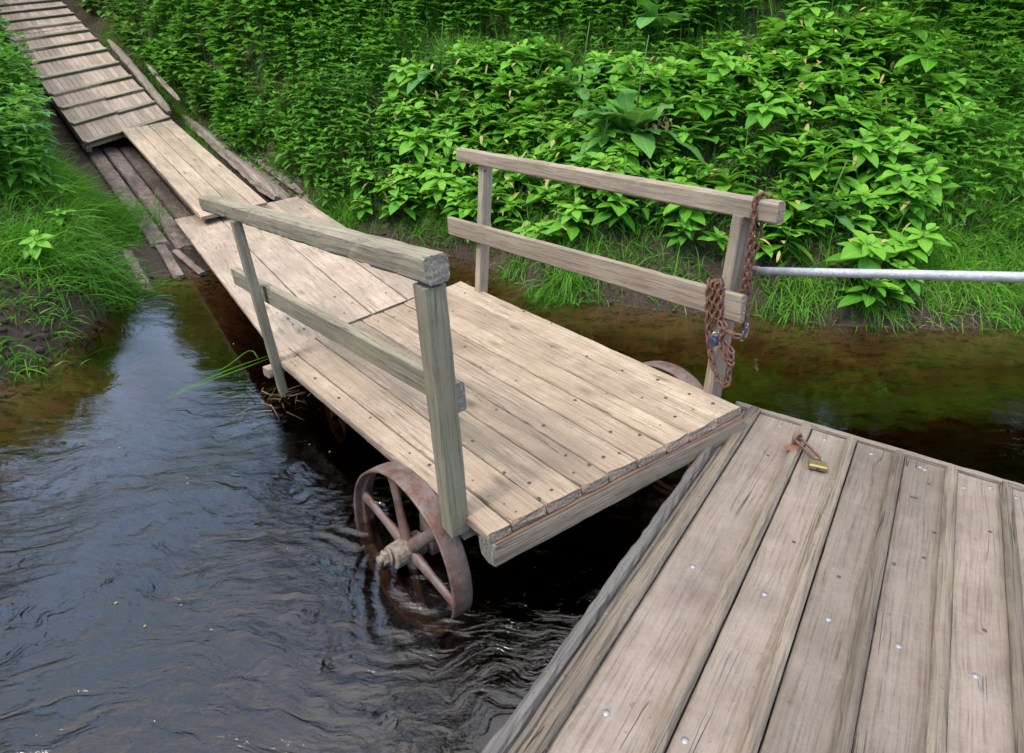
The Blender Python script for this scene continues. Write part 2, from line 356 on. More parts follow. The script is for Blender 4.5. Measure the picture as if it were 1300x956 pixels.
def grid_mesh(name, X, Y, Z, mat):
    ny, nx = X.shape; V = np.stack([X, Y, Z], -1).reshape(-1, 3)
    i = np.arange(nx*ny).reshape(ny, nx); Q = np.stack([i[:-1, :-1], i[:-1, 1:], i[1:, 1:], i[1:, :-1]], -1).reshape(-1, 4)
    return raw_mesh(name, V, Q, mat, smooth=True)
def raw_mesh(name, V, Q, mat, tint=None, uv=None, smooth=False, parent=None, matidx=None):
    me = bpy.data.meshes.new(name); k = Q.shape[1]
    me.vertices.add(len(V)); me.vertices.foreach_set('co', V.astype(np.float32).ravel())
    me.loops.add(Q.size); me.loops.foreach_set('vertex_index', Q.astype(np.int32).ravel())
    me.polygons.add(len(Q)); me.polygons.foreach_set('loop_start', np.arange(0, Q.size, k, dtype=np.int32))
    if uv is not None:
        ul = me.uv_layers.new(name='UVMap'); ul.data.foreach_set('uv', uv[Q.ravel()].astype(np.float32).ravel())
    if tint is not None:
        a = me.attributes.new('tint', 'FLOAT', 'POINT'); a.data.foreach_set('value', tint.astype(np.float32))
    me.polygons.foreach_set('use_smooth', np.full(len(Q), smooth))
    for m in (mat if isinstance(mat, list) else [mat]): me.materials.append(m)
    if matidx is not None: me.polygons.foreach_set('material_index', matidx.astype(np.int32))
    me.update(calc_edges=True); me.validate()
    o = bpy.data.objects.new(name, me); return link(o, parent)

# mud / river-bed / soil
m, nt, N, L = newmat('mud_and_soil')
P = nd(nt, 'ShaderNodeNewGeometry').outputs['Position']
n1 = nd(nt, 'ShaderNodeTexNoise', {'Vector': P, 'Scale': 3., 'Detail': 8., 'Roughness': .65}).outputs[0]
n2 = nd(nt, 'ShaderNodeTexNoise', {'Vector': P, 'Scale': 28., 'Detail': 8., 'Roughness': .7}).outputs[0]
n3 = nd(nt, 'ShaderNodeTexNoise', {'Vector': mapped(nt, P, (1.2, 3.2, 1)), 'Scale': 2.2, 'Detail': 7., 'Roughness': .62}).outputs[0]
zz = nd(nt, 'ShaderNodeSeparateXYZ', {0: P}).outputs[2]
mud = mixc(nt, ramp(nt, n1, [(.35, 0), (.65, 1)]), (.050, .031, .020), (.105, .070, .047))
mud = mixc(nt, ramp(nt, n2, [(.35, .7), (.6, 0)]), mud, (.035, .024, .018))
bedc = mixc(nt, ramp(nt, n3, [(.38, 0), (.62, 1)]), (.20, .14, .08), (.33, .235, .14))
bedc = mixc(nt, ramp(nt, nd(nt, 'ShaderNodeTexNoise', {'Vector': mapped(nt, P, (1.5, 4., 1), (3, 1, 0)), 'Scale': 4.5, 'Detail': 9., 'Roughness': .75}).outputs[0], [(.50, 0), (.60, .85)]), bedc, (.035, .028, .015))
f = nd(nt, 'ShaderNodeMapRange', {'Value': zz, 'From Min': WL-.03, 'From Max': WL+.01}).outputs[0]
col = mixc(nt, f, bedc, mud)
wet = nd(nt, 'ShaderNodeMapRange', {'Value': zz, 'From Min': WL, 'From Max': WL+.2, 'To Min': .38, 'To Max': .9}).outputs[0]
ground_m = finish(m, nt, col, wet, mth(nt, 'ADD', n1, mth(nt, 'MULTIPLY', n2, .9)), 1., .06, spec=.4)
g = grid_mesh('ground', X, Y, Z, ground_m); tag(g, kind='structure')

# water: a closed body, clear brownish, with a rippled top
m, nt, N, L = newmat('stream_water')
P = nd(nt, 'ShaderNodeNewGeometry').outputs['Position']
sp = nd(nt, 'ShaderNodeSeparateXYZ', {0: P})
# flow runs from the right towards the lower left; ripples are drawn out along it
wn = nd(nt, 'ShaderNodeTexNoise', {'Vector': P, 'Scale': 1.6, 'Detail': 3.}).outputs['Color']
wv = nd(nt, 'ShaderNodeVectorMath', {0: wn, 'Scale': .55}, operation='SCALE').outputs[0]
Pw = nd(nt, 'ShaderNodeVectorMath', {0: P, 1: wv}, operation='ADD').outputs[0]
rot = nd(nt, 'ShaderNodeMapping', {'Vector': Pw, 'Rotation': (0, 0, radians(-22)), 'Scale': (5., 13., 1)}).outputs[0]
r1 = nd(nt, 'ShaderNodeTexNoise', {'Vector': rot, 'Scale': 1., 'Detail': 4., 'Roughness': .55, 'Distortion': .6}).outputs[0]
r2 = nd(nt, 'ShaderNodeTexNoise', {'Vector': nd(nt, 'ShaderNodeMapping', {'Vector': Pw, 'Rotation': (0, 0, radians(-35)), 'Scale': (14., 40., 1)}).outputs[0], 'Scale': 1., 'Detail': 4., 'Roughness': .6, 'Distortion': 1.2}).outputs[0]
r0 = nd(nt, 'ShaderNodeTexNoise', {'Vector': P, 'Scale': 1.7, 'Detail': 2.}).outputs[0]
dist = nd(nt, 'ShaderNodeVectorMath', {0: P, 1: (-.75, 1.35, WL)}, operation='DISTANCE').outputs['Value']
amp = nd(nt, 'ShaderNodeMapRange', {'Value': dist, 'From Min': .5, 'From Max': 2.6, 'To Min': .85, 'To Max': .07}, interpolation_type='SMOOTHSTEP').outputs[0]
patch = ramp(nt, nd(nt, 'ShaderNodeTexNoise', {'Vector': P, 'Scale': 1.1, 'Detail': 3.}).outputs[0], [(.35, .35), (.65, 1)])
h = mth(nt, 'ADD', mth(nt, 'MULTIPLY', r1, 1.), mth(nt, 'MULTIPLY', r2, .17))
h = mth(nt, 'MULTIPLY', h, mth(nt, 'MULTIPLY', amp, patch))
h = mth(nt, 'ADD', h, mth(nt, 'MULTIPLY', r0, .25))
for wx, wy in ((-.30, 1.92), (-.62, 2.27)):      # rings round the wheel where it enters the stream
    dw = nd(nt, 'ShaderNodeVectorMath', {0: Pw, 1: (wx+.25, wy+.25, WL+.2)}, operation='DISTANCE').outputs['Value']
    h = mth(nt, 'ADD', h, mth(nt, 'MULTIPLY', mth(nt, 'SINE', mth(nt, 'MULTIPLY', dw, 75.)), mth(nt, 'MULTIPLY', mth(nt, 'POWER', 2.718, mth(nt, 'MULTIPLY', dw, -5.)), .28)))
bp = nd(nt, 'ShaderNodeBump', {'Height': h, 'Strength': 1., 'Distance': .029}).outputs[0]
fr = nd(nt, 'ShaderNodeFresnel', {'IOR': 1.56, 'Normal': bp}).outputs[0]
gl = nd(nt, 'ShaderNodeBsdfGlossy', {'Color': (1, 1, 1, 1), 'Roughness': .02, 'Normal': bp}).outputs[0]
tr = nd(nt, 'ShaderNodeBsdfTransparent', {'Color': (.94, .90, .82, 1)}).outputs[0]
mx = nd(nt, 'ShaderNodeMixShader', {0: fr, 1: tr, 2: gl}).outputs[0]
va = nd(nt, 'ShaderNodeVolumeAbsorption', {'Color': (.52, .38, .18, 1), 'Density': 5.}).outputs[0]
o = nd(nt, 'ShaderNodeOutputMaterial', {0: mx, 1: va}); water_m = m
xs = np.concatenate([[-5.0], np.linspace(-4.5, 7, 60), [58]]); ys = np.concatenate([[-5.5], np.linspace(-4, 7.5, 60), [9.5]])
b = MB(); x0, x1, y0, y1, zb = -5., 55., -5.2, 9.4, -1.6
for p in ((x0, y0, WL), (x1, y0, WL), (x1, y1, WL), (x0, y1, WL), (x0, y0, zb), (x1, y0, zb), (x1, y1, zb), (x0, y1, zb)): b.v.append(p)
for q in ((0, 1, 2, 3), (7, 6, 5, 4), (0, 4, 5, 1), (1, 5, 6, 2), (2, 6, 7, 3), (3, 7, 4, 0)): b.face(q, [(0, 0)]*4)
tag(b.build('water', water_m), kind='structure')

# ------------------------------------------------------------------ the wheeled bridge
CN = unit(A3(-.0977, -.0244, .9948)); C0 = A3(-.063, 1.694, .022)
deck = lambda px: on_plane(px, C0, CN)
FL, FR, BR, BL = deck((620, 680)), deck((943, 516)), deck((585, 356)), deck((345, 450))
CB = unit(FR-FL); CA = unit((BL-FL)+(BR-FR)); CA = unit(CA-(CA@CN)*CN)
cart = empty('footbridge_cart', (FL+FR+BR+BL)/4-CN*.2, 'weathered plank footbridge on iron wheels with two railings, standing in the stream', 'footbridge')
b = MB(); fr_ = [0, .075, .19, .315, .415, .53, .645, .745, .875, 1.]
TH = .042
for i in range(9):
    a0, a1 = fr_[i], fr_[i+1]; g_ = .0045
    f0 = FL+(FR-FL)*(a0+a1)/2; r0_ = BL+(BR-BL)*(a0+a1)/2
    wf = np.linalg.norm(FR-FL)*(a1-a0)-g_; wb = np.linalg.norm(BR-BL)*(a1-a0)-g_
    e = random.uniform(-.006, .006); dz = random.uniform(-.003, .002)
    b.beam(f0-CA*e-CN*(TH/2-dz), r0_-CN*(TH/2-dz), CB, wf, TH, wear=.004, endwear=.009, bev=.005, w1=wb, seg=52, p_n=CN, sk=(skew_of(FR-FL, r0_-f0, CB), skew_of(BR-BL, r0_-f0, CB)))
npx = [(655, 650), (684, 633), (700, 622), (728, 600), (748, 590), (766, 580), (786, 575), (812, 552), (838, 540), (857, 529), (880, 520), (905, 512), (640, 640), (672, 613), (640, 600),
       (718, 578), (775, 548), (600, 560), (560, 510), (730, 508), (790, 470), (845, 505), (700, 440), (745, 452), (650, 415), (616, 400), (610, 466), (655, 483), (690, 470), (640, 432),
       (575, 395), (590, 372), (560, 380), (520, 395), (500, 402), (480, 408), (455, 418), (430, 430), (395, 448), (375, 452), (362, 470), (470, 530), (430, 505), (520, 575), (545, 590), (400, 480),
       (590, 440), (630, 520), (690, 540), (815, 505), (770, 500), (665, 395), (545, 400), (535, 460), (500, 440), (450, 450), (600, 610), (620, 630), (540, 440), (700, 410), (835, 482), (875, 500)]
for p in npx: b.disc(deck(p)+CN*.0005, CN, random.uniform(.005, .009), .0015, 8, mat=2)
b.build('deck_planking', [deckw, endg, nailm], cart)
# front beam, angle iron, frame
n_f = unit(np.cross(CB, CN)); n_f = n_f if n_f@CA < 0 else -n_f       # pointing forward
bm = MB(); dz = TH+.008+.052
bm.beam(FL-CN*dz+CB*.0+n_f*-.035, FR-CN*dz+n_f*-.035, CN, .104, .09, wear=.006, endwear=.012, bev=.010, p_n=n_f); bm.build('front_beam', [beamw, endd], cart)
bm = MB(); bm.beam(FL-CN*(TH+.004)+CB*.02+n_f*.006, FR-CN*(TH+.004)-CB*.01+n_f*.006, n_f, .008, .005, wear=.001, endwear=.001, bev=.001, endmat=0, p_n=CN); bm.build('angle_iron', [rustr], cart)
for q in (.07, .93):
    p0 = FL+(FR-FL)*q+CA*.09-CN*(TH+.06); p1 = BL+(BR-BL)*q-CN*(TH+.06)
    bm = MB(); bm.beam(p0, p1, CB, .07, .11, p_n=CN); bm.build('side_beam', [beamw, endd], cart)
bm = MB(); bm.beam(BL-CB*.07-CN*(TH+.03)+CA*-.06, BR+CB*.02-CN*(TH+.03)+CA*-.06, CA, .08, .055, wear=.006, p_n=CN); bm.build('rear_beam', [deckw, endg], cart)

# posts and railings
def post(pb, pt, inn, mat, w=.062, d=.062, down=.065, name='post', shift=A3(0, 0, 0)):
    B = deck(pb)+shift; T = near_line(pt, B, CN); ax = unit(T-B)
    s_ = MB(); s_.beam(B-ax*down, T, CB, w, d, wear=.003, endwear=.002, bev=.005, seg=18, p_n=CA)
    s_.build(name, mat, cart); return B, T
pFL = post((577, 652), (545, 360), 0, [postw, endd], .078, .082)
pBL = post((349, 458), (299, 280), 0, [railw, endd], .05, .062, .2)
pFR = post((905, 494), (944, 272), 0, [greyw, endd], .085, .05)
pBR = post((611, 368), (617, 207), 0, [greyw, endd], .075, .06, .1)
for P_ in (pFL[0], ):
    s_ = MB(); q_ = P_-CN*.095; s_.beam(q_+CB*.02+CA*.03, q_+CB*.16+CA*.03, CA, .09, .07, p_n=CN); s_.build('post_bracket', [beamw, endd], cart)
def rail_pts(pa, pb_, Pf, Pb, off, k0, k1):
    # plane through the two posts, moved inwards by off
    B0 = Pf[0]; u = Pb[0]-Pf[0]; v = Pf[1]-Pf[0]; n = unit(np.cross(u, v)); n = n if n@CB > 0 else -n
    P = B0+n*off; return on_plane(pa, P, n), on_plane(pb_, P, n), n
# near railing (left)
a0, a1, nn = rail_pts((556, 342), (262, 257), pFL, pBL, 0, 0, 0)
s_ = MB(); s_.beam(a0, a1, nn, .085, .088, wear=.007, endwear=.010, bev=.011, seg=60, w1=.08, p_n=CN); s_.build('top_rail', [railw, endd], cart)
a0, a1, nn = rail_pts((584, 505), (300, 350), pFL, pBL, .056, 0, 0)
s_ = MB(); s_.beam(a0, a1, nn, .046, .105, wear=.004, endwear=.003, bev=.005, seg=50, p_n=CN); o = s_.build('lower_rail', [railw, endd], cart)
# far railing (right)
a0, a1, nn = rail_pts((993, 271), (583, 196), pFR, pBR, 0, 0, 0)
s_ = MB(); s_.beam(a0, a1, nn, .055, .088, wear=.005, endwear=.008, bev=.010, seg=60, w1=.05, p_n=CN); s_.build('top_rail', [greyw, endg], cart); TR = (a0, a1, nn)
a0, a1, nn = rail_pts((944, 393), (571, 286), pFR, pBR, -.046, 0, 0)
s_ = MB(); s_.beam(a0, a1, nn, .032, .125, wear=.003, endwear=.005, bev=.008, seg=60, p_n=CN); s_.build('lower_rail', [greyw, endg], cart); LR = (a0, a1, nn)
# bolts on rails and posts
for px, P_, h_ in (((942, 285), pFR[1], .029), ((616, 217), pBR[1], .034)):
    nn_ = TR[2]*-1; bm = MB(); bm.disc(on_plane(px, P_+nn_*h_, nn_), nn_, .009, .004, 8); bm.build('bolt_head', [nailm], cart)

# wheels
def wheel(hub, axd, r, wid, parent, rot0=0., nspoke=6):
    axd = unit(axd); up = A3(0, 0, 1); up = unit(up-(up@axd)*axd); fw_ = np.cross(axd, up)
    w = MB(); k = 56; th = .010
    rings = [(r, -wid/2+.004), (r+.002, -wid/4), (r+.003, 0), (r+.002, wid/4), (r, wid/2-.004), (r-.004, wid/2), (r-th, wid/2), (r-th-.004, wid/2-.006), (r-th-.004, wid*.15), (r-th-.016, .006), (r-th-.016, -.006), (r-th-.004, -wid*.15), (r-th-.004, -wid/2+.006), (r-th, -wid/2), (r-.004, -wid/2)]
    K = len(rings)
    for i in range(k):
        a = 2*pi*i/k; d = up*cos(a)+fw_*sin(a); wob = .0015*sin(a*7)+random.uniform(-.001, .001)
        for rr, z in rings: w.v.append(hub+d*(rr+wob)+axd*z)
    for i in range(k):
        for j in range(K):
            w.face((i*K+j, i*K+(j+1) % K, ((i+1) % k)*K+(j+1) % K, ((i+1) % k)*K+j), [(0, 0)]*4, 0, 0, False)
    rim = w.build('wheel', [rustw], parent)
    for i in range(nspoke):
        a = rot0+2*pi*i/nspoke; d = up*cos(a)+fw_*sin(a); t = np.cross(axd, d)
        q = MB()
        # tapering elliptical arm
        secs = [(.035, .034, .026), (.09, .029, .019), (r*.5, .025, .014), (r*.8, .026, .014), (r-th-.012, .034, .018)]
        for rr, ww, dd in secs:
            for j in range(10):
                b_ = 2*pi*j/10; q.v.append(hub+d*rr+t*cos(b_)*ww+axd*sin(b_)*dd)
        for i2 in range(len(secs)-1):
            for j in range(10): q.face((i2*10+j, i2*10+(j+1) % 10, i2*10+10+(j+1) % 10, i2*10+10+j), [(0, 0)]*4, 0, 0, True)
        q.build('spoke', [rustw], rim)
    h_ = MB(); h_.tube([hub+axd*z for z in (-.06, -.058, -.03, .03, .078, .08)], [.044, .051, .053, .053, .050, .044], 18, smooth=False); h_.build('hub', [drymud], rim)
    return rim
def parented(o): return o
nb = CB.copy(); nb[2] = 0; nb = unit(nb); ah = unit(CA*A3(1, 1, 0))
nw = A3(nb[0]*cos(.17)-nb[1]*sin(.17), nb[0]*sin(.17)+nb[1]*cos(.17), 0)
hubL = FL-nb*.072+ah*.45+A3(0, 0, -.350)
wl = wheel(hubL, -nw, .358, .092, cart, rot0=.30)
hubR = FR+nb*.072+ah*.45+A3(0, 0, -.368)
wr_ = wheel(hubR, nb, .356, .086, cart, rot0=.1)
ax_ = MB(); ax_.tube([hubL-nb*.075, hubL-nb*.03, hubL, hubR, hubR+nb*.09], [.018, .02, .024, .024, .02], 12); ax_.build('axle', [rustm], cart)
nt_ = MB(); nt_.tube([hubL-nb*z for z in (.081, .083, .090, .092)], [.030, .038, .038, .030], 14, smooth=False)
nt_.tube([hubL-nb*z for z in (.093, .095, .112, .114)], [.026, .032, .032, .026], 6, smooth=False); nt_.tube([hubL-nb*z for z in (.1, .135)], [.018, .016], 10)
nt_.build('axle_nut', [drymud], cart)
for hb, sgn in ((hubL, 1), (hubR, -1)):
    top = hb+nb*.10*sgn; zt = C0[2]+((C0-top)@CN)*0
    P_t = top+A3(0, 0, 1)*(((C0-top)@CN)/CN[2]-.09)
    s_ = MB(); s_.beam(top+A3(0, 0, -.04), P_t, ah, .10, .05, wear=.002, p_n=nb); s_.build('axle_bracket', [rustm, rustm], cart)
# smaller rear wheels sunk in the stream
for side in (0, 1):
    q = .22 if side == 0 else .8
    hb = BL+(BR-BL)*q-ah*.16; hb = A3(hb[0], hb[1], WL-.09)
    wheel(hb, nb, .20, .06, cart, rot0=.2)
s0 = BL+(BR-BL)*.22-ah*.16; s1 = BL+(BR-BL)*.8-ah*.16
ax_ = MB(); ax_.tube([A3(s0[0], s0[1], WL-.09), A3(s1[0], s1[1], WL-.09)], .022, 10); ax_.build('axle', [rustm], cart)

# ------------------------------------------------------------------ ramp between cart and bank
RP = deck((349, 447)); RQ = deck((560, 364))
zf = -.06
r_fl, r_fr = at((222, 279), -.115), at((378, 249), -.035)
rmp = empty('boarding_ramp', (RP+RQ+r_fl+r_fr)/4-A3(0, 0, .03), 'pale worn wooden ramp of four wide boards joining the wheeled bridge to the bank', 'ramp')
b = MB(); fr2 = [0, .29, .54, .77, 1.]
for i in range(4):
    a0, a1 = fr2[i], fr2[i+1]; c0 = RP+(RQ-RP)*(a0+a1)/2; c1 = r_fl+(r_fr-r_fl)*(a0+a1)/2
    w0 = abs(np.linalg.norm(RQ-RP)*(a1-a0))*.99; w1_ = np.linalg.norm(r_fr-r_fl)*(a1-a0)
    dirn = unit(c1-c0); cross = unit(np.cross(dirn, A3(0, 0, 1)))
    ca = abs(cross@unit(RQ-RP))
    ext = (.05, -.03, -.05, -.02)[i]
    b.beam(c0-A3(0, 0, .018)+dirn*(-.03, .0, .0, .0)[i], c1-A3(0, 0, .018)+dirn*ext, RQ-RP, w0*ca-.006, .036, wear=.003, endwear=.01, bev=.005, w1=w1_*abs(cross@unit(r_fr-r_fl))-.006, seg=56, sk=(skew_of(RQ-RP, c1-c0, RQ-RP), skew_of(r_fr-r_fl, c1-c0, RQ-RP)))
RN = unit(np.cross(r_fl-RP, RQ-RP)); RN = RN if RN[2] > 0 else -RN
for p in [(447, 385), (505, 362), (417, 405), (437, 398), (470, 381), (490, 372), (472, 362), (425, 377), (436, 341), (410, 390), (386, 418), (372, 412), (352, 398), (366, 405), (300, 320), (330, 300), (290, 300), (390, 270), (384, 262)]:
    b.disc(on_plane(p, RP, RN)+RN*.004, RN, random.uniform(.005, .009), .002, 8, mat=2)
b.build('ramp_boards', [rampw, endg, nailm], rmp)
for q in (.08, .55):
    c0 = RP+(r_fl-RP)*q; c1 = RQ+(r_fr-RQ)*q; s_ = MB(); s_.beam(c0-A3(0, 0, .067)+(c1-c0)*.03, c1-A3(0, 0, .067), r_fl-RP, .09, .05); s_.build('cross_batten', [greyw, endd], rmp)

# new board panel bridging ramp and walkway
pz = -.03
q0 = at((255, 276), .0); ph = unit(A3(PD[1], -PD[0], 0)); pn = np.cross(ph, PD); pn = pn if pn[2] > 0 else -pn
Q = [on_plane(p, q0, pn) for p in [(255, 276), (340, 257), (217, 151), (152, 162)]]
pan = empty('plank_panel', sum(Q)/4-pn*.05, 'newer pale panel of four boards lying over the gap between ramp and cleated walkway', 'plank panel')
b = MB()
for i in range(4):
    a = (i+.5)/4; c0 = Q[0]+(Q[1]-Q[0])*a; c1 = Q[3]+(Q[2]-Q[3])*a
    w0 = abs((Q[1]-Q[0])@ph)/4-.007
    b.beam(c0-pn*.018+PD*random.uniform(-.01, .012), c1-pn*.018+PD*random.uniform(-.03, .02), ph, w0, .036, wear=.0015, endwear=.003, bev=.003, w1=abs((Q[2]-Q[3])@ph)/4-.007, seg=40, p_n=pn, sk=(skew_of(Q[1]-Q[0], PD, ph), skew_of(Q[2]-Q[3], PD, ph)))
for v in (.03, .5, .93):
    for i in range(8):
        a = (i+.5)/8+.02; c0 = Q[0]+(Q[1]-Q[0])*a; c1 = Q[3]+(Q[2]-Q[3])*a; b.disc(c0+(c1-c0)*v+pn*.0005, pn, .006, .002, 8, mat=2)
b.build('panel_boards', [neww, endg, nailm], pan)
for v in (.035, .93):
    s_ = MB(); c0 = Q[0]+(Q[3]-Q[0])*v-pn*.053; c1 = Q[1]+(Q[2]-Q[1])*v-pn*.053; s_.beam(c0+ph*.02, c1-ph*.02, PD, .08, .033, p_n=pn); s_.build('cross_batten', [neww, endg], pan)

# cleated walkway climbing the bank
W0 = at((107, 182), .40)
wh = unit(A3(WD[1], -WD[0], 0)); wn_ = np.cross(wh, WD); wn_ = wn_ if wn_[2] > 0 else -wn_
wl0 = on_plane((107, 182), W0, wn_); wr0 = on_plane((214, 149), W0, wn_)
WW = abs((wr0-wl0)@wh); start = wl0
walk = empty('cleated_walkway', wl0-wn_*.1, 'long cleated boardwalk climbing the green bank, its boards crossed by greenish cleats', 'boardwalk')
b = MB(); nb_ = 16; wlen = 12.5; skew = (wr0-wl0)@WD
for i in range(nb_):
    o_ = (i+.5)/nb_; c0 = start+wh*WW*o_+WD*(skew*o_)
    for j in range(3):
        l0 = j*4.2; b.beam(c0+WD*(l0+.003)-wn_*(.016+random.uniform(0, .003)), c0+WD*(l0+4.19)-wn_*.018, wh, WW/nb_-.003, .032, wear=.001, endwear=.004, bev=.002, seg=24, p_n=wn_, sk=(skew/WW, skew/WW))
b.build('walkway_boards', [walkw, endd], walk)
# cleats at the heights the photograph shows
cy_left = [(107, 180), (80, 160), (74, 141), (62, 120), (50, 100), (38, 82), (25, 66), (14, 52), (6, 38)]
d0 = 0.0
prev = None
dists = []
for yy in (150, 131, 114, 98, 81, 64, 51, 39, 28, 18.5, 9, 0.5, -7, -14, -21, -28):
    # right end of each cleat lies on the right edge line
    lo, hi = -1., 14.
    for _ in range(50):
        mid_ = (lo+hi)/2; p_ = wr0+WD*mid_
        if to_px(p_)[1] > yy: lo = mid_
        else: hi = mid_
    dists.append(lo)
for i, dd in enumerate(dists):
    rr = wr0+WD*dd-wh*.01; ll = wl0+WD*(dd)+wh*.01
    half = i in (0, 1, 2)   # lower cleats are two pieces
    if half:
        m_ = ll+(rr-ll)*.5
        for c0, c1, sh in ((ll, m_-wh*.01, .03 if i else -.0), (m_+wh*.01, rr, 0.)):
            s_ = MB(); s_.beam(c0+WD*sh+wn_*.017, c1+WD*(sh+random.uniform(-.02, .02))+wn_*.017, WD, .075, .040, wear=.005, endwear=.006, bev=.006, p_n=wn_); s_.beam(c0+WD*(sh-.040)+wn_*.016, c1+WD*(sh-.040)+wn_*.016, WD, .008, .036, wear=.003, bev=.002, um=2, endmat=2, p_n=wn_); s_.build('cleat', [cleatw, endg, shadew], walk)
    else:
        s_ = MB(); s_.beam(ll+wn_*.017+WD*random.uniform(-.03, .03), rr+wn_*.017+WD*random.uniform(-.03, .03), WD, .08, .042, wear=.006, endwear=.006, bev=.007, bow=.0, p_n=wn_); s_.beam(ll+wn_*.016-WD*.046, rr+wn_*.016-WD*.046, WD, .012, .040, wear=.003, bev=.002, um=2, endmat=2, p_n=wn_); s_.build('cleat', [cleatw, endg, shadew], walk)  # second thin strip stands in for the shadow line along the cleat front
for q in (.04, .5, .96):
    s_ = MB(); c0 = wl0+wh*WW*q+WD*(skew*q); s_.beam(c0-wn_*.09+WD*.02, c0+WD*wlen-wn_*.09, wh, .07, .11, p_n=wn_); s_.build('joist', [slipw, endd], walk)
s_ = MB(); s_.beam(wl0-wn_*.06+WD*.03, wr0-wn_*.06+WD*.03, WD, .06, .055, p_n=wn_); s_.build('end_board', [cleatw, endd], walk)

# old slipway boards below
slip_n = np.cross(ph, PD); slip_n = slip_n if slip_n[2] > 0 else -slip_n
S_at = lambda px, dz=0: on_plane(px, A3(-3.1, 5.37, -.385)+slip_n*dz, slip_n)
slip = empty('old_slipway', A3(-3.6, 6.2, -.35), 'dark rotting mud stained slipway boards below the pale panel, running into the water', 'slipway')
b = MB()
e0 = S_at((104, 190)); 
lines = [((118, 205), (175, 322), .20), ((142, 200), (213, 333), .19), ((166, 198), (243, 330), .20), ((195, 196), (262, 300), .21)]
base0 = S_at((110, 192))
for i in range(7):
    c0 = base0+ph*(.08+i*.205)+PD*.1; b_end = c0-PD*(3.75+random.uniform(-.2, .35) if i < 5 else 3.2)
    b.beam(c0+slip_n*random.uniform(-.03, .0), b_end+slip_n*random.uniform(-.05, -.01), ph, .185, .06, wear=.016, endwear=.03, bev=.012, seg=60, w1=.17, p_n=slip_n)
b.build('slipway_boards', [slipw, endd], slip)
# weathered edge logs on the right side
def log(pxs, fn, rad, label, seed):
    random.seed(seed); pts = []; n = len(pxs)
    for i in range(n-1):
        for k in range(10):
            t = (i+k/10)/(n-1); px = (pxs[i][0]+(pxs[i+1][0]-pxs[i][0])*k/10, pxs[i][1]+(pxs[i+1][1]-pxs[i][1])*k/10)
            pts.append(fn(px))
    P_ = np.array(pts); 
    b = MB(); kk = 12; N_ = len(pts); ph_ = [random.uniform(.7, 1.15) for _ in range(kk)]
    r0 = random.random()
    for i, p in enumerate(pts):
        t = unit(P_[min(i+1, N_-1)]-P_[max(i-1, 0)]); sd = unit(np.cross(t, A3(0, 0, 1))); up = np.cross(sd, t)
        tp = (min(1, (i+1)/4)*min(1, (N_-i)/5))**.5
        for j in range(kk):
            a = 2*pi*j/kk; rr = rad*tp*(ph_[j]+random.uniform(-.10, .10))
            b.v.append(p+sd*cos(a)*rr+up*sin(a)*rr*.75)
    for i in range(N_-1):
        for j in range(kk):
            b.face((i*kk+j, i*kk+(j+1) % kk, (i+1)*kk+(j+1) % kk, (i+1)*kk+j), [(i*.1, j*.05), (i*.1, j*.05+.05), (i*.1+.1, j*.05+.05), (i*.1+.1, j*.05)], r0, 0, False)
    b.face(tuple(range(kk))[::-1], [(0, 0)]*kk); b.face(tuple((N_-1)*kk+j for j in range(kk)), [(0, 0)]*kk)
    o = b.build('split_log', [logw]); tag(o, label, 'log', 'old logs edging the walkway'); return o
logw = wood('weathered_log', (.36, .31, .26), (.26, .21, .17), (.08, .06, .05), (.08, .06, .05), .7, .2, grime=(.12, .09, .07), grime_amt=.5, bump=1.)
log([(352, 252), (300, 205), (255, 165), (222, 140)], lambda p: S_at(p, .10), .085, 'long split grey log lying tight along the right side of the pale panel', 3)
log([(385, 246), (335, 208), (285, 172), (240, 140)], lambda p: S_at(p, .12), .06, 'thinner cracked log outermost in the mud beside the pale panel', 4)
log([(215, 143), (190, 112), (165, 82), (135, 48)], lambda p: on_plane(p, W0-wn_*.02, wn_), .07, 'grey log half hidden in grass along the upper boardwalk edge', 5)
log([(168, 42), (158, 30), (143, 16)], lambda p: on_plane(p, W0+wn_*.1, wn_), .06, 'short weathered log end in the grass high beside the boardwalk', 6)
log([(372, 262), (330, 222), (292, 188), (262, 160)], lambda p: S_at(p, .05), .07, 'dark rotting log in the mud between the two grey logs beside the pale panel', 8)
log([(402, 268), (372, 232), (350, 208)], lambda p: S_at(p, .08), .05, 'short broken timber end in the mud behind the ramp', 9)
log([(228, 128), (205, 103), (186, 80)], lambda p: on_plane(p, W0+wn_*.03, wn_), .05, 'broken pale stick lying in the grass just right of the boardwalk cleats', 10)
for px0, px1, w_, lab_ in (((196, 300), (228, 352), .10, 'pale flat board half sunk in mud where the slipway meets the water'), ((222, 318), (258, 348), .07, 'short pale plank scrap on the wet mud beside the ramp'), ((160, 318), (190, 372), .09, 'muddy plank lying lowest beside the grass of the left bank')):
    s_ = MB(); p0_, p1_ = S_at(px0, -.015), S_at(px1, -.02); s_.beam(p0_, p1_, ph, w_, .03, wear=.012, endwear=.03, bev=.006, p_n=slip_n); tag(s_.build('old_board', [slipw, endd]), lab_, 'board', 'loose old boards on the slipway mud')
random.seed(99)

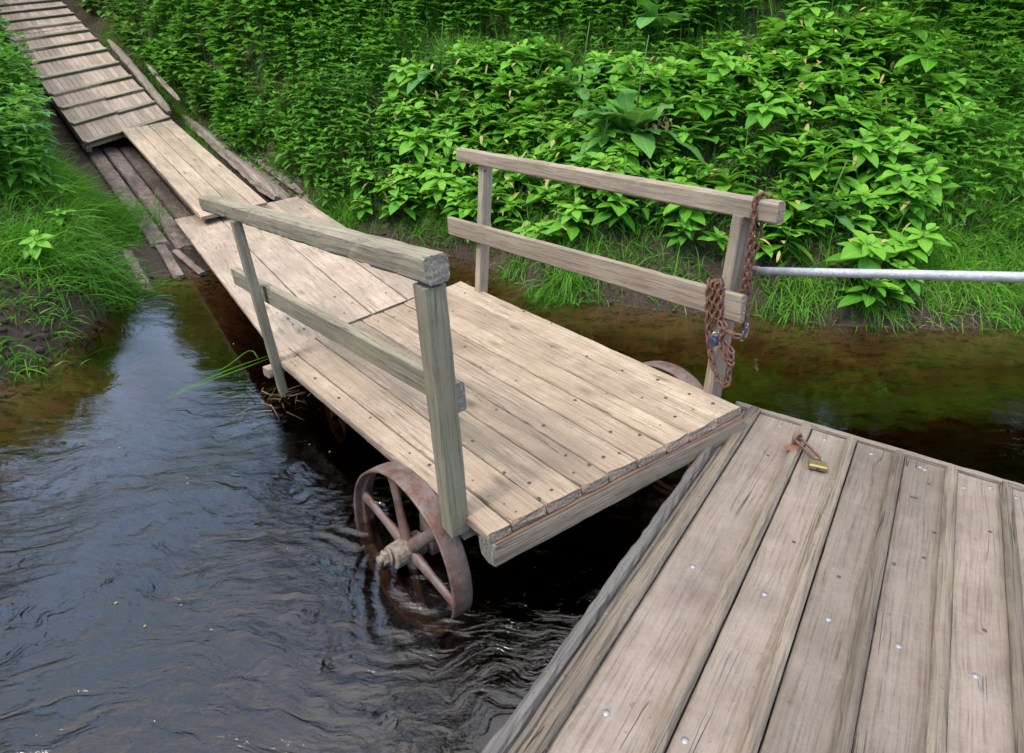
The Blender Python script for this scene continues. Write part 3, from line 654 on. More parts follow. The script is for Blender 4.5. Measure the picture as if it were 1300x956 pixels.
# ------------------------------------------------------------------ landing stage (front right)
DY = -.5832; Dd = A3(cos(DY), sin(DY), 0); De = A3(-Dd[1], Dd[0], 0); DO = A3(1.1647, 2.6508, 0)
DN = A3(0, 0, 1)
dock = empty('landing_stage', DO+Dd*1-De*1.5-DN*.25, 'grey boarded landing stage with half round battens in the right foreground', 'landing stage')
D = lambda d, e, z=0: DO+Dd*d+De*e+DN*z
LEN = 3.6
boff = [0.012, .2496, .4354, .6203, .8085, .9919]
while boff[-1] < 2.9: boff.append(boff[-1]+.186+random.uniform(-.003, .003))
b = MB()
prev = -.055
for i in range(len(boff)-1):
    a, c = boff[i], boff[i+1]
    a += .0240; c += .0205
    b.beam(D((a+c)/2, -LEN, -.018+random.uniform(-.002, .001)), D((a+c)/2, -.012, -.018), Dd, c-a, .030, wear=.002, endwear=.003, bev=.003, seg=60, p_n=DN)
o = b.build('deck_boards', [dockw, endd], dock)
for i, x_ in enumerate(boff):
    s_ = MB(); w_ = .042 if i else .054
    s_.beam(D(x_, -LEN, .012), D(x_, (-.022 if i else -.006), .012), Dd, w_, .032, wear=.005, endwear=.006, bev=.011, seg=70, p_n=DN); s_.build('batten', [battw, endd], dock)
s_ = MB(); s_.beam(D(-.062, -LEN, -.012), D(-.062, .006, -.012), Dd, .046, .05, wear=.012, endwear=.01, bev=.010, seg=80, p_n=DN); s_.build('edge_board', [edgew, endd], dock)
s_ = MB(); s_.beam(D(-.032, -LEN, -.030), D(-.032, .0, -.030), Dd, .016, .04, wear=.004, bev=.003, seg=60, p_n=DN); s_.build('edge_strip', [edgew, endd], dock)
s_ = MB(); s_.beam(D(-.085, .010, -.004), D(boff[-1], .010, -.004), De, .030, .034, wear=.004, endwear=.006, bev=.006, seg=70, p_n=DN); s_.build('end_trim', [dockw, endd], dock)
s_ = MB(); s_.beam(D(-.06, -LEN, -.105), D(-.06, -.03, -.105), Dd, .06, .13, p_n=DN); s_.build('side_beam', [edgew, endd], dock)
s_ = MB(); s_.beam(D(-.06, -.05, -.10), D(boff[-1], -.05, -.10), De, .06, .12, p_n=DN); s_.build('cross_beam', [edgew, endd], dock)
for e_ in (-.25, -2.2):
    for d_ in (.12, 1.5, 2.6):
        s_ = MB(); s_.tube([D(d_, e_, -1.2), D(d_, e_, -.035)], .07, 12); s_.build('pile', [edgew], dock)
for p in [(990, 541), (1047, 558), (1106, 576), (1168, 593), (1174, 596), (1224, 619), (1257, 619), (880, 719), (971, 754), (1052, 786), (1141, 820), (1239, 858), (1202, 728), (1290, 632), (770, 905), (870, 940)]:
    s_ = MB(); s_.disc(at(p, -.0025), DN, .0100, .0034, 14); s_.build('stud', [studm], dock)
for p in [(1179, 614), (1158, 631), (1163, 632), (1186, 676), (1008, 688), (1135, 716), (1173, 708), (1257, 675), (1250, 800), (975, 578), (957, 530), (1026, 545), (1083, 562), (1146, 578), (1065, 732)]:
    b = MB(); b.disc(at(p, -.002), DN, .007, .002, 8); b.build('nail_head', [nailm], dock)
# rusty staple on a batten, shackle and padlock
st_c = at((1007, 570), .027)
s_ = MB(); s_.beam(at((1000, 571), .026), at((1014, 564), .026), De, .045, .004, wear=.003, endwear=.006, bev=.001, seg=4, endmat=0, p_n=DN); s_.build('staple_plate', [rustr], dock)
ec = at((1012, 557), .050); s_ = MB(); eu = unit(A3(.45, .25, 0)*1); 
s_.tube([ec+eu*cos(a)*.021+DN*sin(a)*.024+De*.0 for a in np.linspace(0, 2*pi, 20)[:-1]], .0085, 8, closed=True); s_.build('eye_ring', [rustr], dock)
pc = at((1038, 591), .016); la = unit(at((1037, 579), .016)-at((1038, 592), .016)); lb = unit(np.cross(la, DN))
lock = empty('padlock', pc, 'small brass padlock with shiny shackle lying on the landing stage boards', 'padlock')
s_ = MB(); s_.beam(pc-lb*.033, pc+lb*.033, la, .050, .026, wear=.0, endwear=.0, bev=.006, seg=4, endmat=0, p_n=DN); s_.disc(pc-la*.026+DN*.0, -la, .007, .002, 12, mat=1); s_.build('body', [brass, nailm], lock)
s_ = MB(); s_.tube([pc+la*.022-lb*.024]+[pc+la*(.030+.022*sin(a))-lb*.024*cos(a)+DN*.002 for a in np.linspace(0, pi, 12)]+[pc+la*.022+lb*.024], .0058, 8); s_.build('shackle', [silver], lock)
l0 = ec+A3(0, 0, .002); l1 = pc+la*.040+DN*.008; ld = unit(l1-l0); ls = unit(np.cross(ld, DN)); LL = np.linalg.norm(l1-l0)/2; lc = (l0+l1)/2
pts = [lc+ld*(LL*.72+.02*cos(a))+ls*.017*sin(a) if cos(a) > 0 else lc-ld*(LL*.72-.02*cos(a))+ls*.017*sin(a) for a in np.linspace(0, 2*pi, 28)[:-1]]
s_ = MB(); s_.tube(pts, .0062, 8, closed=True); o = s_.build('long_link', [rustc]); tag(o, 'rusty brown elongated link joining the eye ring to the brass padlock', 'link')

# ------------------------------------------------------------------ chains
def link_mesh(L_=.043, W_=.030, r=.0060):
    b = MB(); pts = []
    for a in np.linspace(0, 2*pi, 18)[:-1]:
        sx = (L_-W_)/2*(1 if cos(a) > 0 else -1); pts.append(A3(sx+cos(a)*(W_/2-r), sin(a)*(W_/2-r), 0))
    b.tube(pts, r, 6, closed=True, caps=False)
    me_o = b.build('link', [rustc]); me = me_o.data; bpy.data.objects.remove(me_o); return me
LK = link_mesh()
def chain(path, root, step=.0285):
    path = [np.asarray(p, float) for p in path]; seg = [np.linalg.norm(path[i+1]-path[i]) for i in range(len(path)-1)]; T = sum(seg)
    n = max(2, int(T/step)); tw = random.random()*pi
    for i in range(n):
        s_ = (i+.5)/n*T; k = 0
        while k < len(seg)-1 and s_ > seg[k]: s_ -= seg[k]; k += 1
        p = path[k]+(path[k+1]-path[k])*s_/seg[k]; d = unit(path[k+1]-path[k])
        u = np.cross(d, A3(.2, .3, 1)); u = unit(u); v = np.cross(d, u); a = tw+(pi/2 if i % 2 else 0)+random.uniform(-.25, .25)
        y = u*cos(a)+v*sin(a); z = np.cross(d, y)
        o = bpy.data.objects.new('link', LK); link(o, root)
        o.matrix_world = Matrix(((d[0], y[0], z[0], p[0]), (d[1], y[1], z[1], p[1]), (d[2], y[2], z[2], p[2]), (0, 0, 0, 1)))
        o.matrix_parent_inverse = Matrix.Translation(-root.location)
        o.matrix_basis = Matrix(((d[0], y[0], z[0], p[0]), (d[1], y[1], z[1], p[1]), (d[2], y[2], z[2], p[2]), (0, 0, 0, 1)))
Tn = TR[2]; PFR = pFR[1]
tr_in = lambda px, off=-.04: on_plane(px, TR[0]+Tn*off, Tn)
hc_ = empty('hanging_chain', tr_in((957, 300)), 'rusty chain looped over the far top rail and hanging down beside the post', 'chain', 'rusty chains on the far front post')
chain([tr_in((972, 262), .045), tr_in((977, 251), .03), tr_in((970, 246), .0), tr_in((961, 250), -.035), tr_in((957, 262), -.042), tr_in((957, 285), -.04), tr_in((951, 315), -.035), tr_in((948, 345), -.03), tr_in((943, 372), -.012), tr_in((946, 400), .0), tr_in((943, 425), .0)], hc_)
chain([tr_in((976, 256), .05), tr_in((967, 285), .05), tr_in((960, 312), .045), tr_in((952, 342), .03), tr_in((949, 372), .02)], hc_)
Ln = LR[2]; lr = lambda px, off=-.03: on_plane(px, LR[0]+Ln*off, Ln)
wc = empty('wound_chain', lr((905, 400)), 'rusty chain wound several times round the far lower rail and dangling to the deck', 'chain', 'rusty chains on the far front post')
zz6 = lambda x, y: (850+x/3.185, 220+y/3.185)
for k, (x_, lo) in enumerate(((158, 640), (175, 600), (192, 590), (208, 610))):
    chain([lr(zz6(x_+6, 452), .026), lr(zz6(x_+4, 436), 0), lr(zz6(x_, 450), -.026), lr(zz6(x_-3, 530), -.028), lr(zz6(x_-3+k, lo), -.026)], wc)
chain([lr(zz6(155, 640), -.03), lr(zz6(160, 700), -.035), lr(zz6(172, 760), -.035), lr(zz6(190, 820), -.035), lr(zz6(215, 862), -.04), lr(zz6(236, 850), -.03), lr(zz6(243, 790), -.03), lr(zz6(250, 720), -.02)], wc)
chain([lr(zz6(200, 600), -.04), lr(zz6(215, 640), -.045), lr(zz6(205, 690), -.045), lr(zz6(225, 745), -.045), lr(zz6(250, 768), -.04), lr(zz6(250, 720), -.035), lr(zz6(225, 680), -.04)], wc)
chain([lr(zz6(215, 600), -.03), lr(zz6(240, 640), -.04), lr(zz6(270, 658), -.04), lr(zz6(292, 662), -.03)], wc)
# small blue padlock in the chain
bc = lr(zz6(180, 680), -.055); fwd = -Ln
bl = empty('blue_padlock', bc, 'small dark blue padlock closing the wound chain', 'padlock')
s_ = MB(); s_.tube([bc-fwd*.014, bc-fwd*.012, bc+fwd*.010, bc+fwd*.014], [.014, .021, .022, .016], 14, smooth=False); s_.build('body', [blue], bl)
s_ = MB(); s_.tube([bc+A3(.013, 0, .015), bc+A3(.014, 0, .032), bc+A3(.006, 0, .042), bc+A3(-.006, 0, .042), bc+A3(-.014, 0, .032), bc+A3(-.013, 0, .015)], .004, 7); s_.build('shackle', [silver], bl)
# bright steel snap hook
hk = tr_in((945, 424), .01); u_ = unit(A3(.4, .3, 1)); v_ = unit(A3(.8, .55, -.2)); v_ = unit(v_-(v_@u_)*u_)
s_ = MB(); s_.tube([hk+u_*(.032*sin(a))+v_*.017*cos(a) for a in np.linspace(-.5, 2*pi-1.1, 22)], .0042, 8); s_.tube([hk+u_*.03+v_*.0, hk+u_*.045+v_*-.012], .005, 8)
tag(s_.build('snap_hook', [silver]), 'bright steel snap hook at the lower end of the hanging chain', 'hook')

# steel bar from post to the right
ba = near_line((957, 344), pFR[0], CN); ba = ba+ray((957, 344))*.04
d_r = ray((1300, 352)); bb_ = EYE+d_r*2.62
dirb = unit(bb_-ba); end = bb_+dirb*.9
bar = empty('steel_bar', (ba+bb_)/2, 'long galvanised steel bar running level from the chained post to the right', 'bar')
s_ = MB(); s_.tube([ba, ba+dirb*.3, bb_, end], .0175, 16); s_.build('pipe', [pole], bar)
s_ = MB(); s_.tube([ba-dirb*.035, ba-dirb*.03, ba+dirb*.02, ba+dirb*.025], [.012, .021, .021, .018], 12, smooth=False); s_.build('pipe_end', [rustm], bar)
s_ = MB(); w0_ = ba-dirb*.03; pc_ = pFR[0]+(pFR[1]-pFR[0])*.62; s_.tube([w0_, (w0_+pc_)/2, pc_-CB*.055+CN*.0], .008, 8); s_.build('pin', [silver], bar)

# ------------------------------------------------------------------ foliage tools
def template(widths, ts, cols=3):
    T = []; Sx = []
    for t, w in zip(ts, widths):
        for c in ((-1, 0, 1) if cols == 3 else (-1, 1)): T.append(t); Sx.append(c*w)
    T = np.array(T); Sx = np.array(Sx); Q = []
    for i in range(len(ts)-1):
        for c in range(cols-1): a = i*cols+c; Q.append((a, a+1, a+cols+1, a+cols))
    cc = np.tile([-1, 0, 1] if cols == 3 else [-1, 1], len(ts))
    return T, Sx, np.array(Q), cc
LEAF = template([.03, .55, .95, 1., .75, .38, .02], [0, .12, .32, .5, .72, .88, 1.])
NETT = template([.03, .62, .82, 1., .80, .86, .60, .62, .36, .30, .02], [0, .10, .17, .24, .33, .42, .52, .62, .73, .84, 1.])
DOCK = template([.10, .10, .62, .85, .78, 1., .88, .97, .75, .72, .42, .03], [0, .14, .22, .32, .42, .5, .58, .66, .75, .83, .92, 1.])
BLADE = template([1., .85, .62, .35, .03], [0, .3, .55, .8, 1.], 2)
def leaves(tpl, base, d, up, ln, wd, droop, tint, fold=.25, curl=None):
    T, Sx, Q, cc = tpl; n = len(base); d = d/np.linalg.norm(d, axis=1, keepdims=True)
    side = np.cross(d, up); side /= np.linalg.norm(side, axis=1, keepdims=True)+1e-9; nn = np.cross(side, d)
    V = base[:, None]+d[:, None]*(ln[:, None]*T)[..., None]+side[:, None]*(wd[:, None]*Sx*.5)[..., None]
    hh = fold*np.abs(Sx)[None]*wd[:, None]*.5
    V = V+nn[:, None]*hh[..., None]; V[..., 2] -= (droop*ln)[:, None]*(T**2)[None]
    if curl is not None: V = V+nn[:, None]*(np.sin(T[None]*curl[:, None]*9+tint[:, None]*20)*np.abs(Sx)[None]*wd[:, None]*.12)[..., None]
    m_ = len(T); QQ = (Q[None]+(np.arange(n)*m_)[:, None, None]).reshape(-1, 4)
    uv = np.stack([np.tile(T, (n, 1)), np.tile(cc, (n, 1))], -1).reshape(-1, 2)
    return V.reshape(-1, 3), QQ, np.repeat(tint, m_), uv
def join(parts):
    Vs, Qs, Ts, Us = [], [], [], []; o = 0
    for V, Q_, T_, U_ in parts: Vs.append(V); Qs.append(Q_+o); Ts.append(T_); Us.append(U_); o += len(V)
    return np.concatenate(Vs), np.concatenate(Qs), np.concatenate(Ts), np.concatenate(Us)
def mk(name, parts, mat, smooth=True, parent=None):
    V, Q_, T_, U_ = join(parts); return raw_mesh(name, V, Q_, mat, T_, U_, smooth, parent)
Zup = np.array([0, 0, 1.])
def rand_dirs(n, elev_lo, elev_hi):
    a = rng.uniform(0, 2*pi, n); e = rng.uniform(elev_lo, elev_hi, n); return np.stack([np.cos(a)*np.cos(e), np.sin(a)*np.cos(e), np.sin(e)], -1)

def project(Pn):
    d = Pn-EYE; z = d@FW; return 650+F_PX*(d@RT)/z, 433-F_PX*(d@UP)/z, z
def scatter(n, xr, yr, cond):
    x = rng.uniform(*xr, n); y = rng.uniform(*yr, n); z = ground(x, y)
    Pn = np.stack([x, y, z], -1); sd = shore_sd(x, y); dc, zc, side = corridor(x, y)
    px, py, dep = project(Pn)
    vis = (dep > .5) & (px > -350) & (px < 1600) & (py > -700) & (py < 900)
    k = vis & cond(x, y, z, sd, dc, side, px, py); return Pn[k], px[k], py[k], sd[k]

# ------------------------------------------------------------------ vegetation
with_m = leafmat('withered_leaf', [(0, (.20, .10, .05)), (.4, (.38, .28, .10)), (1, (.50, .48, .14))], .25, .6, vein=False)
def inpoly(px, py, poly):
    ins = np.zeros(px.shape, bool); n = len(poly)
    for i in range(n):
        a, b = poly[i], poly[(i+1) % n]; c = ((a[1] > py) != (b[1] > py))
        ins ^= c & (px < (b[0]-a[0])*(py-a[1])/((b[1]-a[1])+1e-9)+a[0])
    return ins
BAL = [(470, 262), (455, 200), (490, 120), (520, 70), (620, 45), (760, 70), (900, 60), (1010, 20), (1110, 15), (1200, 50), (1225, 150), (1170, 240), (1190, 370), (1080, 378), (985, 330), (900, 330), (840, 262), (770, 262), (700, 300), (620, 318), (520, 312)]
def right_land(x, y): return corridor(np.asarray(x, float), np.asarray(y, float))[2] < 0

def nettles(Pn, hmin, hmax, name, tiers=(4, 6), lsize=(.07, .13), tpl=NETT, tilt=None):
    n = len(Pn); ht = rng.uniform(hmin, hmax, n); lean = rng.normal(0, .13, (n, 2))
    if tilt is not None: lean = lean+tilt
    B, Dv, Ln, Wd, Dr, Ti = [], [], [], [], [], []
    SB, SD, SL = [], [], []
    shade = rng.uniform(0, 1, n)
    for i in range(n):
        k = rng.integers(tiers[0], tiers[1]+1); a0 = rng.uniform(0, pi)
        top = np.array([lean[i, 0]*ht[i], lean[i, 1]*ht[i], ht[i]])
        for j in range(k):
            q = 1-j*.17; 
            if q < .15: break
            c = Pn[i]+top*q; s_ = (.45+.55*min(1, (j+.6)/2.))*rng.uniform(.85, 1.15)
            na = 4 if j < 2 else 2
            for m_ in range(na):
                a = a0+j*pi/2+m_*2*pi/na+rng.normal(0, .15); e = (.75, .25, .05, -.1, -.2, -.3, -.3)[j]+rng.normal(0, .12)
                B.append(c+np.array([cos(a), sin(a), 0])*.012); Dv.append([cos(a)*cos(e), sin(a)*cos(e), sin(e)])
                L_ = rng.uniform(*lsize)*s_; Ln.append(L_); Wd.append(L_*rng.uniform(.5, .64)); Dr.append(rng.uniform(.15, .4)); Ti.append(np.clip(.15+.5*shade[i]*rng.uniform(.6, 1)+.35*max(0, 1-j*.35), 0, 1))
        SB.append(Pn[i]); SD.append(top); SL.append(ht[i])
    B = np.array(B); Dv = np.array(Dv)
    parts = [leaves(tpl, B, Dv, np.tile(Zup, (len(B), 1)), np.array(Ln), np.array(Wd), np.array(Dr), np.array(Ti), fold=.22)]
    SB = np.array(SB); SD = np.array(SD); SL = np.array(SL)
    parts.append(leaves(BLADE, SB, SD, rand_dirs(len(SB), -.1, .1), SL, np.full(len(SB), .012), np.zeros(len(SB)), np.full(len(SB), .3), fold=0))
    return mk(name, parts, nettle_m)

def grass(Pn, ln, wd, elev, name, drift=None, droop=(.1, .6), mat=None, tl=(0, 1)):
    n = len(Pn); d = rand_dirs(n, *elev)
    if drift is not None: d = d+drift
    L_ = rng.uniform(*ln, n)*(.6+.8*vnoise(Pn[:, 0]*3, Pn[:, 1]*3, 77)); 
    return leaves(BLADE, Pn-Zup*.01, d, rand_dirs(n, .1, 1.2), L_, rng.uniform(*wd, n), rng.uniform(*droop, n), rng.uniform(*tl, n)*.75+.25*vnoise(Pn[:, 0]*2, Pn[:, 1]*2, 5), fold=0)

# dark nettles over the far bank
def c_net(x, y, z, sd, dc, side, px, py):
    ok = right_land(x, y) & (sd > .55) & (dc > np.where(y > 8.8, .95, 1.2)+.35*vnoise(x*1.5, y*1.5, 8)) & (x < 9)
    b = inpoly(px, py, BAL); u = rng.random(len(x))
    grassy = (px < 200) | ((px > 1150) & (py > 150))
    return ok & np.where(b, u < .12, np.where(grassy, u < .6, True)) & (sd < 10.5)
Pn, px, py, sd = scatter(25000, (-13, 9), (4.8, 18), c_net)
near = sd < 3.2
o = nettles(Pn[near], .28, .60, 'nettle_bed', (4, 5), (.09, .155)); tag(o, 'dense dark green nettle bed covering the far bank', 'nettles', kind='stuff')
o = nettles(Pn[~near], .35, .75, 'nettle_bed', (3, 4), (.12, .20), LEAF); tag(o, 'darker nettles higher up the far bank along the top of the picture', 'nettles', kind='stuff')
print('nettles', len(Pn))

# grass over the far bank and along its foot
def c_g(x, y, z, sd, dc, side, px, py):
    ok = right_land(x, y) & (sd > .04+.24*vnoise(x*2.5, y*2.5, 4)) & (dc > np.where(y > 8.8, .85, 1.15)+.3*vnoise(x*2, y*2, 14)) & (sd < 9)
    u = rng.random(len(x)); b = inpoly(px, py, BAL)
    dens = np.where((px < 260) | (px > 1130), 1., np.where(b, .5, .45)); dens = dens*(.35+1.3*vnoise(x*2.2, y*2.2, 66))
    return ok & (u < dens)
Pg, px, py, sdg = scatter(460000, (-13, 7), (4.6, 16), c_g)
p1 = grass(Pg, (.10, .30), (.007, .014), (.5, 1.45), 'g')
ktall = rng.permutation(len(Pg))[:4200]; p2 = grass(Pg[ktall], (.35, .75), (.009, .017), (.9, 1.5), 'g', droop=(.2, .9), tl=(.3, 1)); foot_ = (sdg < .75) & (rng.random(len(Pg)) < .75); p3 = grass(Pg[foot_], (.14, .34), (.007, .012), (.1, 1.2), 'g', drift=A3(0, -.6, 0), droop=(.4, 1.1), tl=(.1, 1))
o = mk('bank_grass', [p1, p2, p3], grass_m, False); tag(o, 'bright green grass growing over the far bank among the leafy plants', 'grass', kind='stuff'); print('grass', len(Pg))
# low creeping ground cover between everything
def c_c(x, y, z, sd, dc, side, px, py): return right_land(x, y) & (sd > .5) & (dc > 1.15) & (sd < 5) & (rng.random(len(x)) < .25+vnoise(x*3, y*3, 9))
Pc, px, py, sd = scatter(42000, (-8, 7), (4.8, 12), c_c)
n = len(Pc); base = Pc+Zup*rng.uniform(.01, .16, n)[:, None]
o = mk('ground_cover', [leaves(LEAF, base, rand_dirs(n, -.2, .7), np.tile(Zup, (n, 1)), rng.uniform(.03, .085, n), rng.uniform(.025, .05, n), rng.uniform(.1, .4, n), rng.uniform(.2, .95, n))], nettle_m); tag(o, 'low leafy ground cover under the taller plants of the far bank', 'ground cover', kind='stuff')

# hanging grass tufts at the foot of the far bank: each a clump
def tuft(px, spread, n, ln, name, label, drop=(.5, 1.3), toward=A3(0, -.55, 0), zoff=.06, wd=(.007, .013), cat='grass tuft', group=None, mat=None, w2=.10, elev=(.3, 1.3)):
    c = None
    for z_ in np.linspace(-.4, 1.2, 161):           # walk along the ray until it meets the ground
        p_ = at(px, z_)
        if ground(p_[0], p_[1]) <= z_+.004 and p_[1] > 0: c = p_; break
    if c is None: c = at(px, -.2)
    x = c[0]+rng.normal(0, spread, n); y = c[1]+rng.normal(0, w2, n); P_ = np.stack([x, y, ground(x, y)], -1)
    o = mk(name, [grass(P_, ln, wd, elev, 'g', drift=toward, droop=drop, tl=(.1, 1))], mat or grass_m, False)
    return tag(o, label, cat, group, 'stuff' if n < 600 else None)
tuft((718, 352), .20, 800, (.16, .36), 'grass_tuft', 'thick bright grass tuft trailing into the water behind the middle of the far lower rail')
tuft((655, 340), .12, 260, (.12, .26), 'grass_tuft', 'small grass tuft at the water edge right of the far rear post')
tuft((1010, 372), .20, 560, (.18, .38), 'grass_tuft', 'long grass tuft hanging into the water just under the left end of the steel bar')
tuft((1120, 385), .16, 220, (.14, .28), 'grass_tuft', 'sparse grass tuft below the middle of the steel bar')
tuft((1262, 378), .22, 480, (.18, .38), 'grass_tuft', 'rough grass tuft at the water edge near the right edge of the picture')
tuft((420, 262), .3, 260, (.06, .14), 'grass_tuft', 'short fresh grass on the dark mud behind the ramp', drop=(.1, .4))
tuft((560, 290), .3, 420, (.08, .18), 'grass_tuft', 'short grass patch on the bank lip left of the far rear post', drop=(.1, .5))
tuft((840, 345), .3, 300, (.08, .18), 'grass_tuft', 'low grass patch on bare mud behind the far lower rail near the chains', drop=(.1, .5))
# roots and dead stalks at the undercut edge
tuft((1165, 378), .20, 130, (.12, .30), 'dead_stalks', 'tangle of pale dead roots hanging from the undercut bank below the steel bar', drop=(.6, 1.4), mat=dead_m, wd=(.005, .009), cat='roots')
tuft((1235, 372), .16, 90, (.12, .30), 'dead_stalks', 'pale dead stalks hanging at the bank edge near the right border', drop=(.6, 1.4), mat=dead_m, wd=(.005, .009), cat='roots')
tuft((575, 318), .25, 70, (.08, .22), 'dead_stalks', 'dry stalks on the mud lip left of the far rear post', drop=(.3, 1.0), mat=dead_m, wd=(.004, .008), cat='roots')

# broad leaved whorled plants
def whorl_plant_mesh(seed, big=1.):
    r = np.random.default_rng(seed); B, Dv, Ln, Wd, Dr, Ti = [], [], [], [], [], []
    H_ = r.uniform(.24, .38)*big; tiers = [(1., 4, .62, .10), (.93, 6, .30, .165), (.80, 6, .05, .20)] + ([(.58, 5, -.12, .19)] if seed % 3 else [])
    for q, k, e, L_ in tiers:
        a0 = r.uniform(0, 6)
        for m_ in range(k):
            a = a0+m_*2*pi/k+r.normal(0, .32); e_ = e+r.normal(0, .24); l = L_*big*r.uniform(.62, 1.2)
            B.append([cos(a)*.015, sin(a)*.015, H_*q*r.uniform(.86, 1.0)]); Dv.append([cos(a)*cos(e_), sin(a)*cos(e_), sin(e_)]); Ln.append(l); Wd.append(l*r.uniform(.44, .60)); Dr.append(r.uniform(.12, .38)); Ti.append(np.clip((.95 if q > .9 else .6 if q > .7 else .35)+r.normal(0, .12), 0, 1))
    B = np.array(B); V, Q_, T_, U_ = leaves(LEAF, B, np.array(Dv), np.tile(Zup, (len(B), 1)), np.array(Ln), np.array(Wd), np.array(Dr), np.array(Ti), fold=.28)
    lo = raw_mesh('leaves', V, Q_, balsam_m, T_, U_, True); s_ = MB(); s_.tube([A3(0, 0, -.03), A3(.004, 0, H_*.5), A3(0, 0, H_)], [.007, .006, .004], 6); so_ = s_.build('stem', [stem_m])
    lm_, sm_ = lo.data, so_.data; bpy.data.objects.remove(lo); bpy.data.objects.remove(so_); return lm_, sm_
BM = [whorl_plant_mesh(i+1) for i in range(9)]
def whorl_plant(P_, sc, label, group=None, var=None, rot=None):
    lm_, sm_ = BM[var if var is not None else random.randrange(len(BM))]
    r = bpy.data.objects.new('broad_leaved_plant', None); COL.objects.link(r); r.empty_display_size = .1
    r.location = Vector(P_); r.rotation_euler = (random.uniform(-.32, .38), random.uniform(-.3, .3), rot if rot is not None else random.uniform(0, 6.28)); r.scale = (sc,)*3
    tag(r, label, 'plant', group)
    for nm, me in (('leaves', lm_), ('stem', sm_)):
        c = bpy.data.objects.new(nm, me); COL.objects.link(c); c.parent = r
    return r
def c_b(x, y, z, sd, dc, side, px, py):
    return right_land(x, y) & (sd > .20) & inpoly(px, py-36, BAL) & (rng.random(len(x)) < .35+.9*vnoise(x*1.4, y*1.4, 12))
Pb, bx, by, sdb = scatter(6000, (-4, 7), (4.8, 12), c_b)
chosen = []
order = rng.permutation(len(Pb))
for i in order:
    if all((Pb[i, 0]-Pb[j, 0])**2+(Pb[i, 1]-Pb[j, 1])**2 > .125**2 for j in chosen): chosen.append(i)
    if len(chosen) >= 620: break
chosen.sort(key=lambda i: Pb[i, 0]**2+Pb[i, 1]**2); rest = chosen[285:]; chosen = chosen[:285]
for i in chosen:
    up = bx[i] > 930
    lab = ('bright green whorled broad leaved plant in the patch right of the railings', 'whorled plants right of the railings') if up else ('light green whorled broad leaved plant in the patch behind the far railing', 'whorled plants behind the far railing')
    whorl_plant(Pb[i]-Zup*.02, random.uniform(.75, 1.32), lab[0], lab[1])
print('balsam', len(chosen), len(rest))
n_ = 620; pick = rng.integers(0, len(Pb), n_); B = Pb[pick]+np.stack([rng.normal(0, .08, n_), rng.normal(0, .08, n_), rng.uniform(.16, .42, n_)], -1)
o = mk('withered_leaves', [leaves(LEAF, B, rand_dirs(n_, -1.2, .4), np.tile(Zup, (n_, 1)), rng.uniform(.05, .12, n_), rng.uniform(.02, .05, n_), rng.uniform(.1, .6, n_), rng.uniform(.1, 1, n_))], with_m); tag(o, 'yellowed and browned leaves scattered through the far bank plants', 'withered leaves', kind='stuff')
def whorl_arrays(seed):
    lm_ = BM[seed][0]; n = len(lm_.vertices); V = np.zeros(n*3, np.float32); lm_.vertices.foreach_get('co', V); Q_ = np.zeros(len(lm_.loops), np.int32); lm_.loops.foreach_get('vertex_index', Q_)
    T_ = np.zeros(n, np.float32); lm_.attributes['tint'].data.foreach_get('value', T_); ul = np.zeros(len(lm_.loops)*2, np.float32); lm_.uv_layers[0].data.foreach_get('uv', ul); U_ = np.zeros((n, 2)); U_[Q_] = ul.reshape(-1, 2)
    return V.reshape(-1, 3), Q_.reshape(-1, 4), T_, U_
WA = [whorl_arrays(i) for i in range(len(BM))]; parts = []
for i in rest:
    V, Q_, T_, U_ = WA[random.randrange(len(WA))]; e = Matrix.Rotation(random.uniform(0, 6.28), 3, 'Z') @ Matrix.Rotation(random.uniform(-.3, .3), 3, 'X'); sc = random.uniform(.8, 1.35)
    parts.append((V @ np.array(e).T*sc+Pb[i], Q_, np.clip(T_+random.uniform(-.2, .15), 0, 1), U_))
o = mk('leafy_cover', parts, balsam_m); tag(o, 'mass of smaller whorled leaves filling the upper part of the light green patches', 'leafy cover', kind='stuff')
def foot(px):
    for z_ in np.linspace(-.4, 3.5, 400):
        p_ = at(px, z_) if (px[1] > 130 or z_ < 1.4) else None
        if p_ is not None and p_[1] > 0 and ground(p_[0], p_[1]) <= z_+.006: return p_
    # march along the ray
    d = ray(px)
    for t in np.linspace(3, 25, 1200):
        p_ = EYE+d*t
        if ground(p_[0], p_[1]) >= p_[2]: return p_
    return EYE+d*10
for px, sc, v, lab in (((717, 300), 1.0, 0, 'single whorled plant alone above the bare mud between the far rails'),
                       ((868, 292), 1.05, 1, 'drooping whorled plant framed between the top and lower far rails near the chains'),
                       ((1050, 262), 1.35, 3, 'largest whorled plant with reddish centre, standing right of the chained post'),
                       ((1140, 300), 1.2, 4, 'big pale whorled plant above the steel bar right of the largest one'),
                       ((1085, 405), 1.2, 6, 'low whorled plant leaning out just under the steel bar'),
                       ((1130, 398), 1.0, 7, 'smaller whorled plant under the steel bar, right of the low leaning one'),
                       ((1160, 110), 1.5, 2, 'tall whorled plant with upright tip standing above its neighbours in the upper right'),
                       ((470, 345), .9, 5, 'low leafy sprout on the mud behind the near railing')):
    if px != (470, 345): whorl_plant(foot(px), sc, lab, None, v)

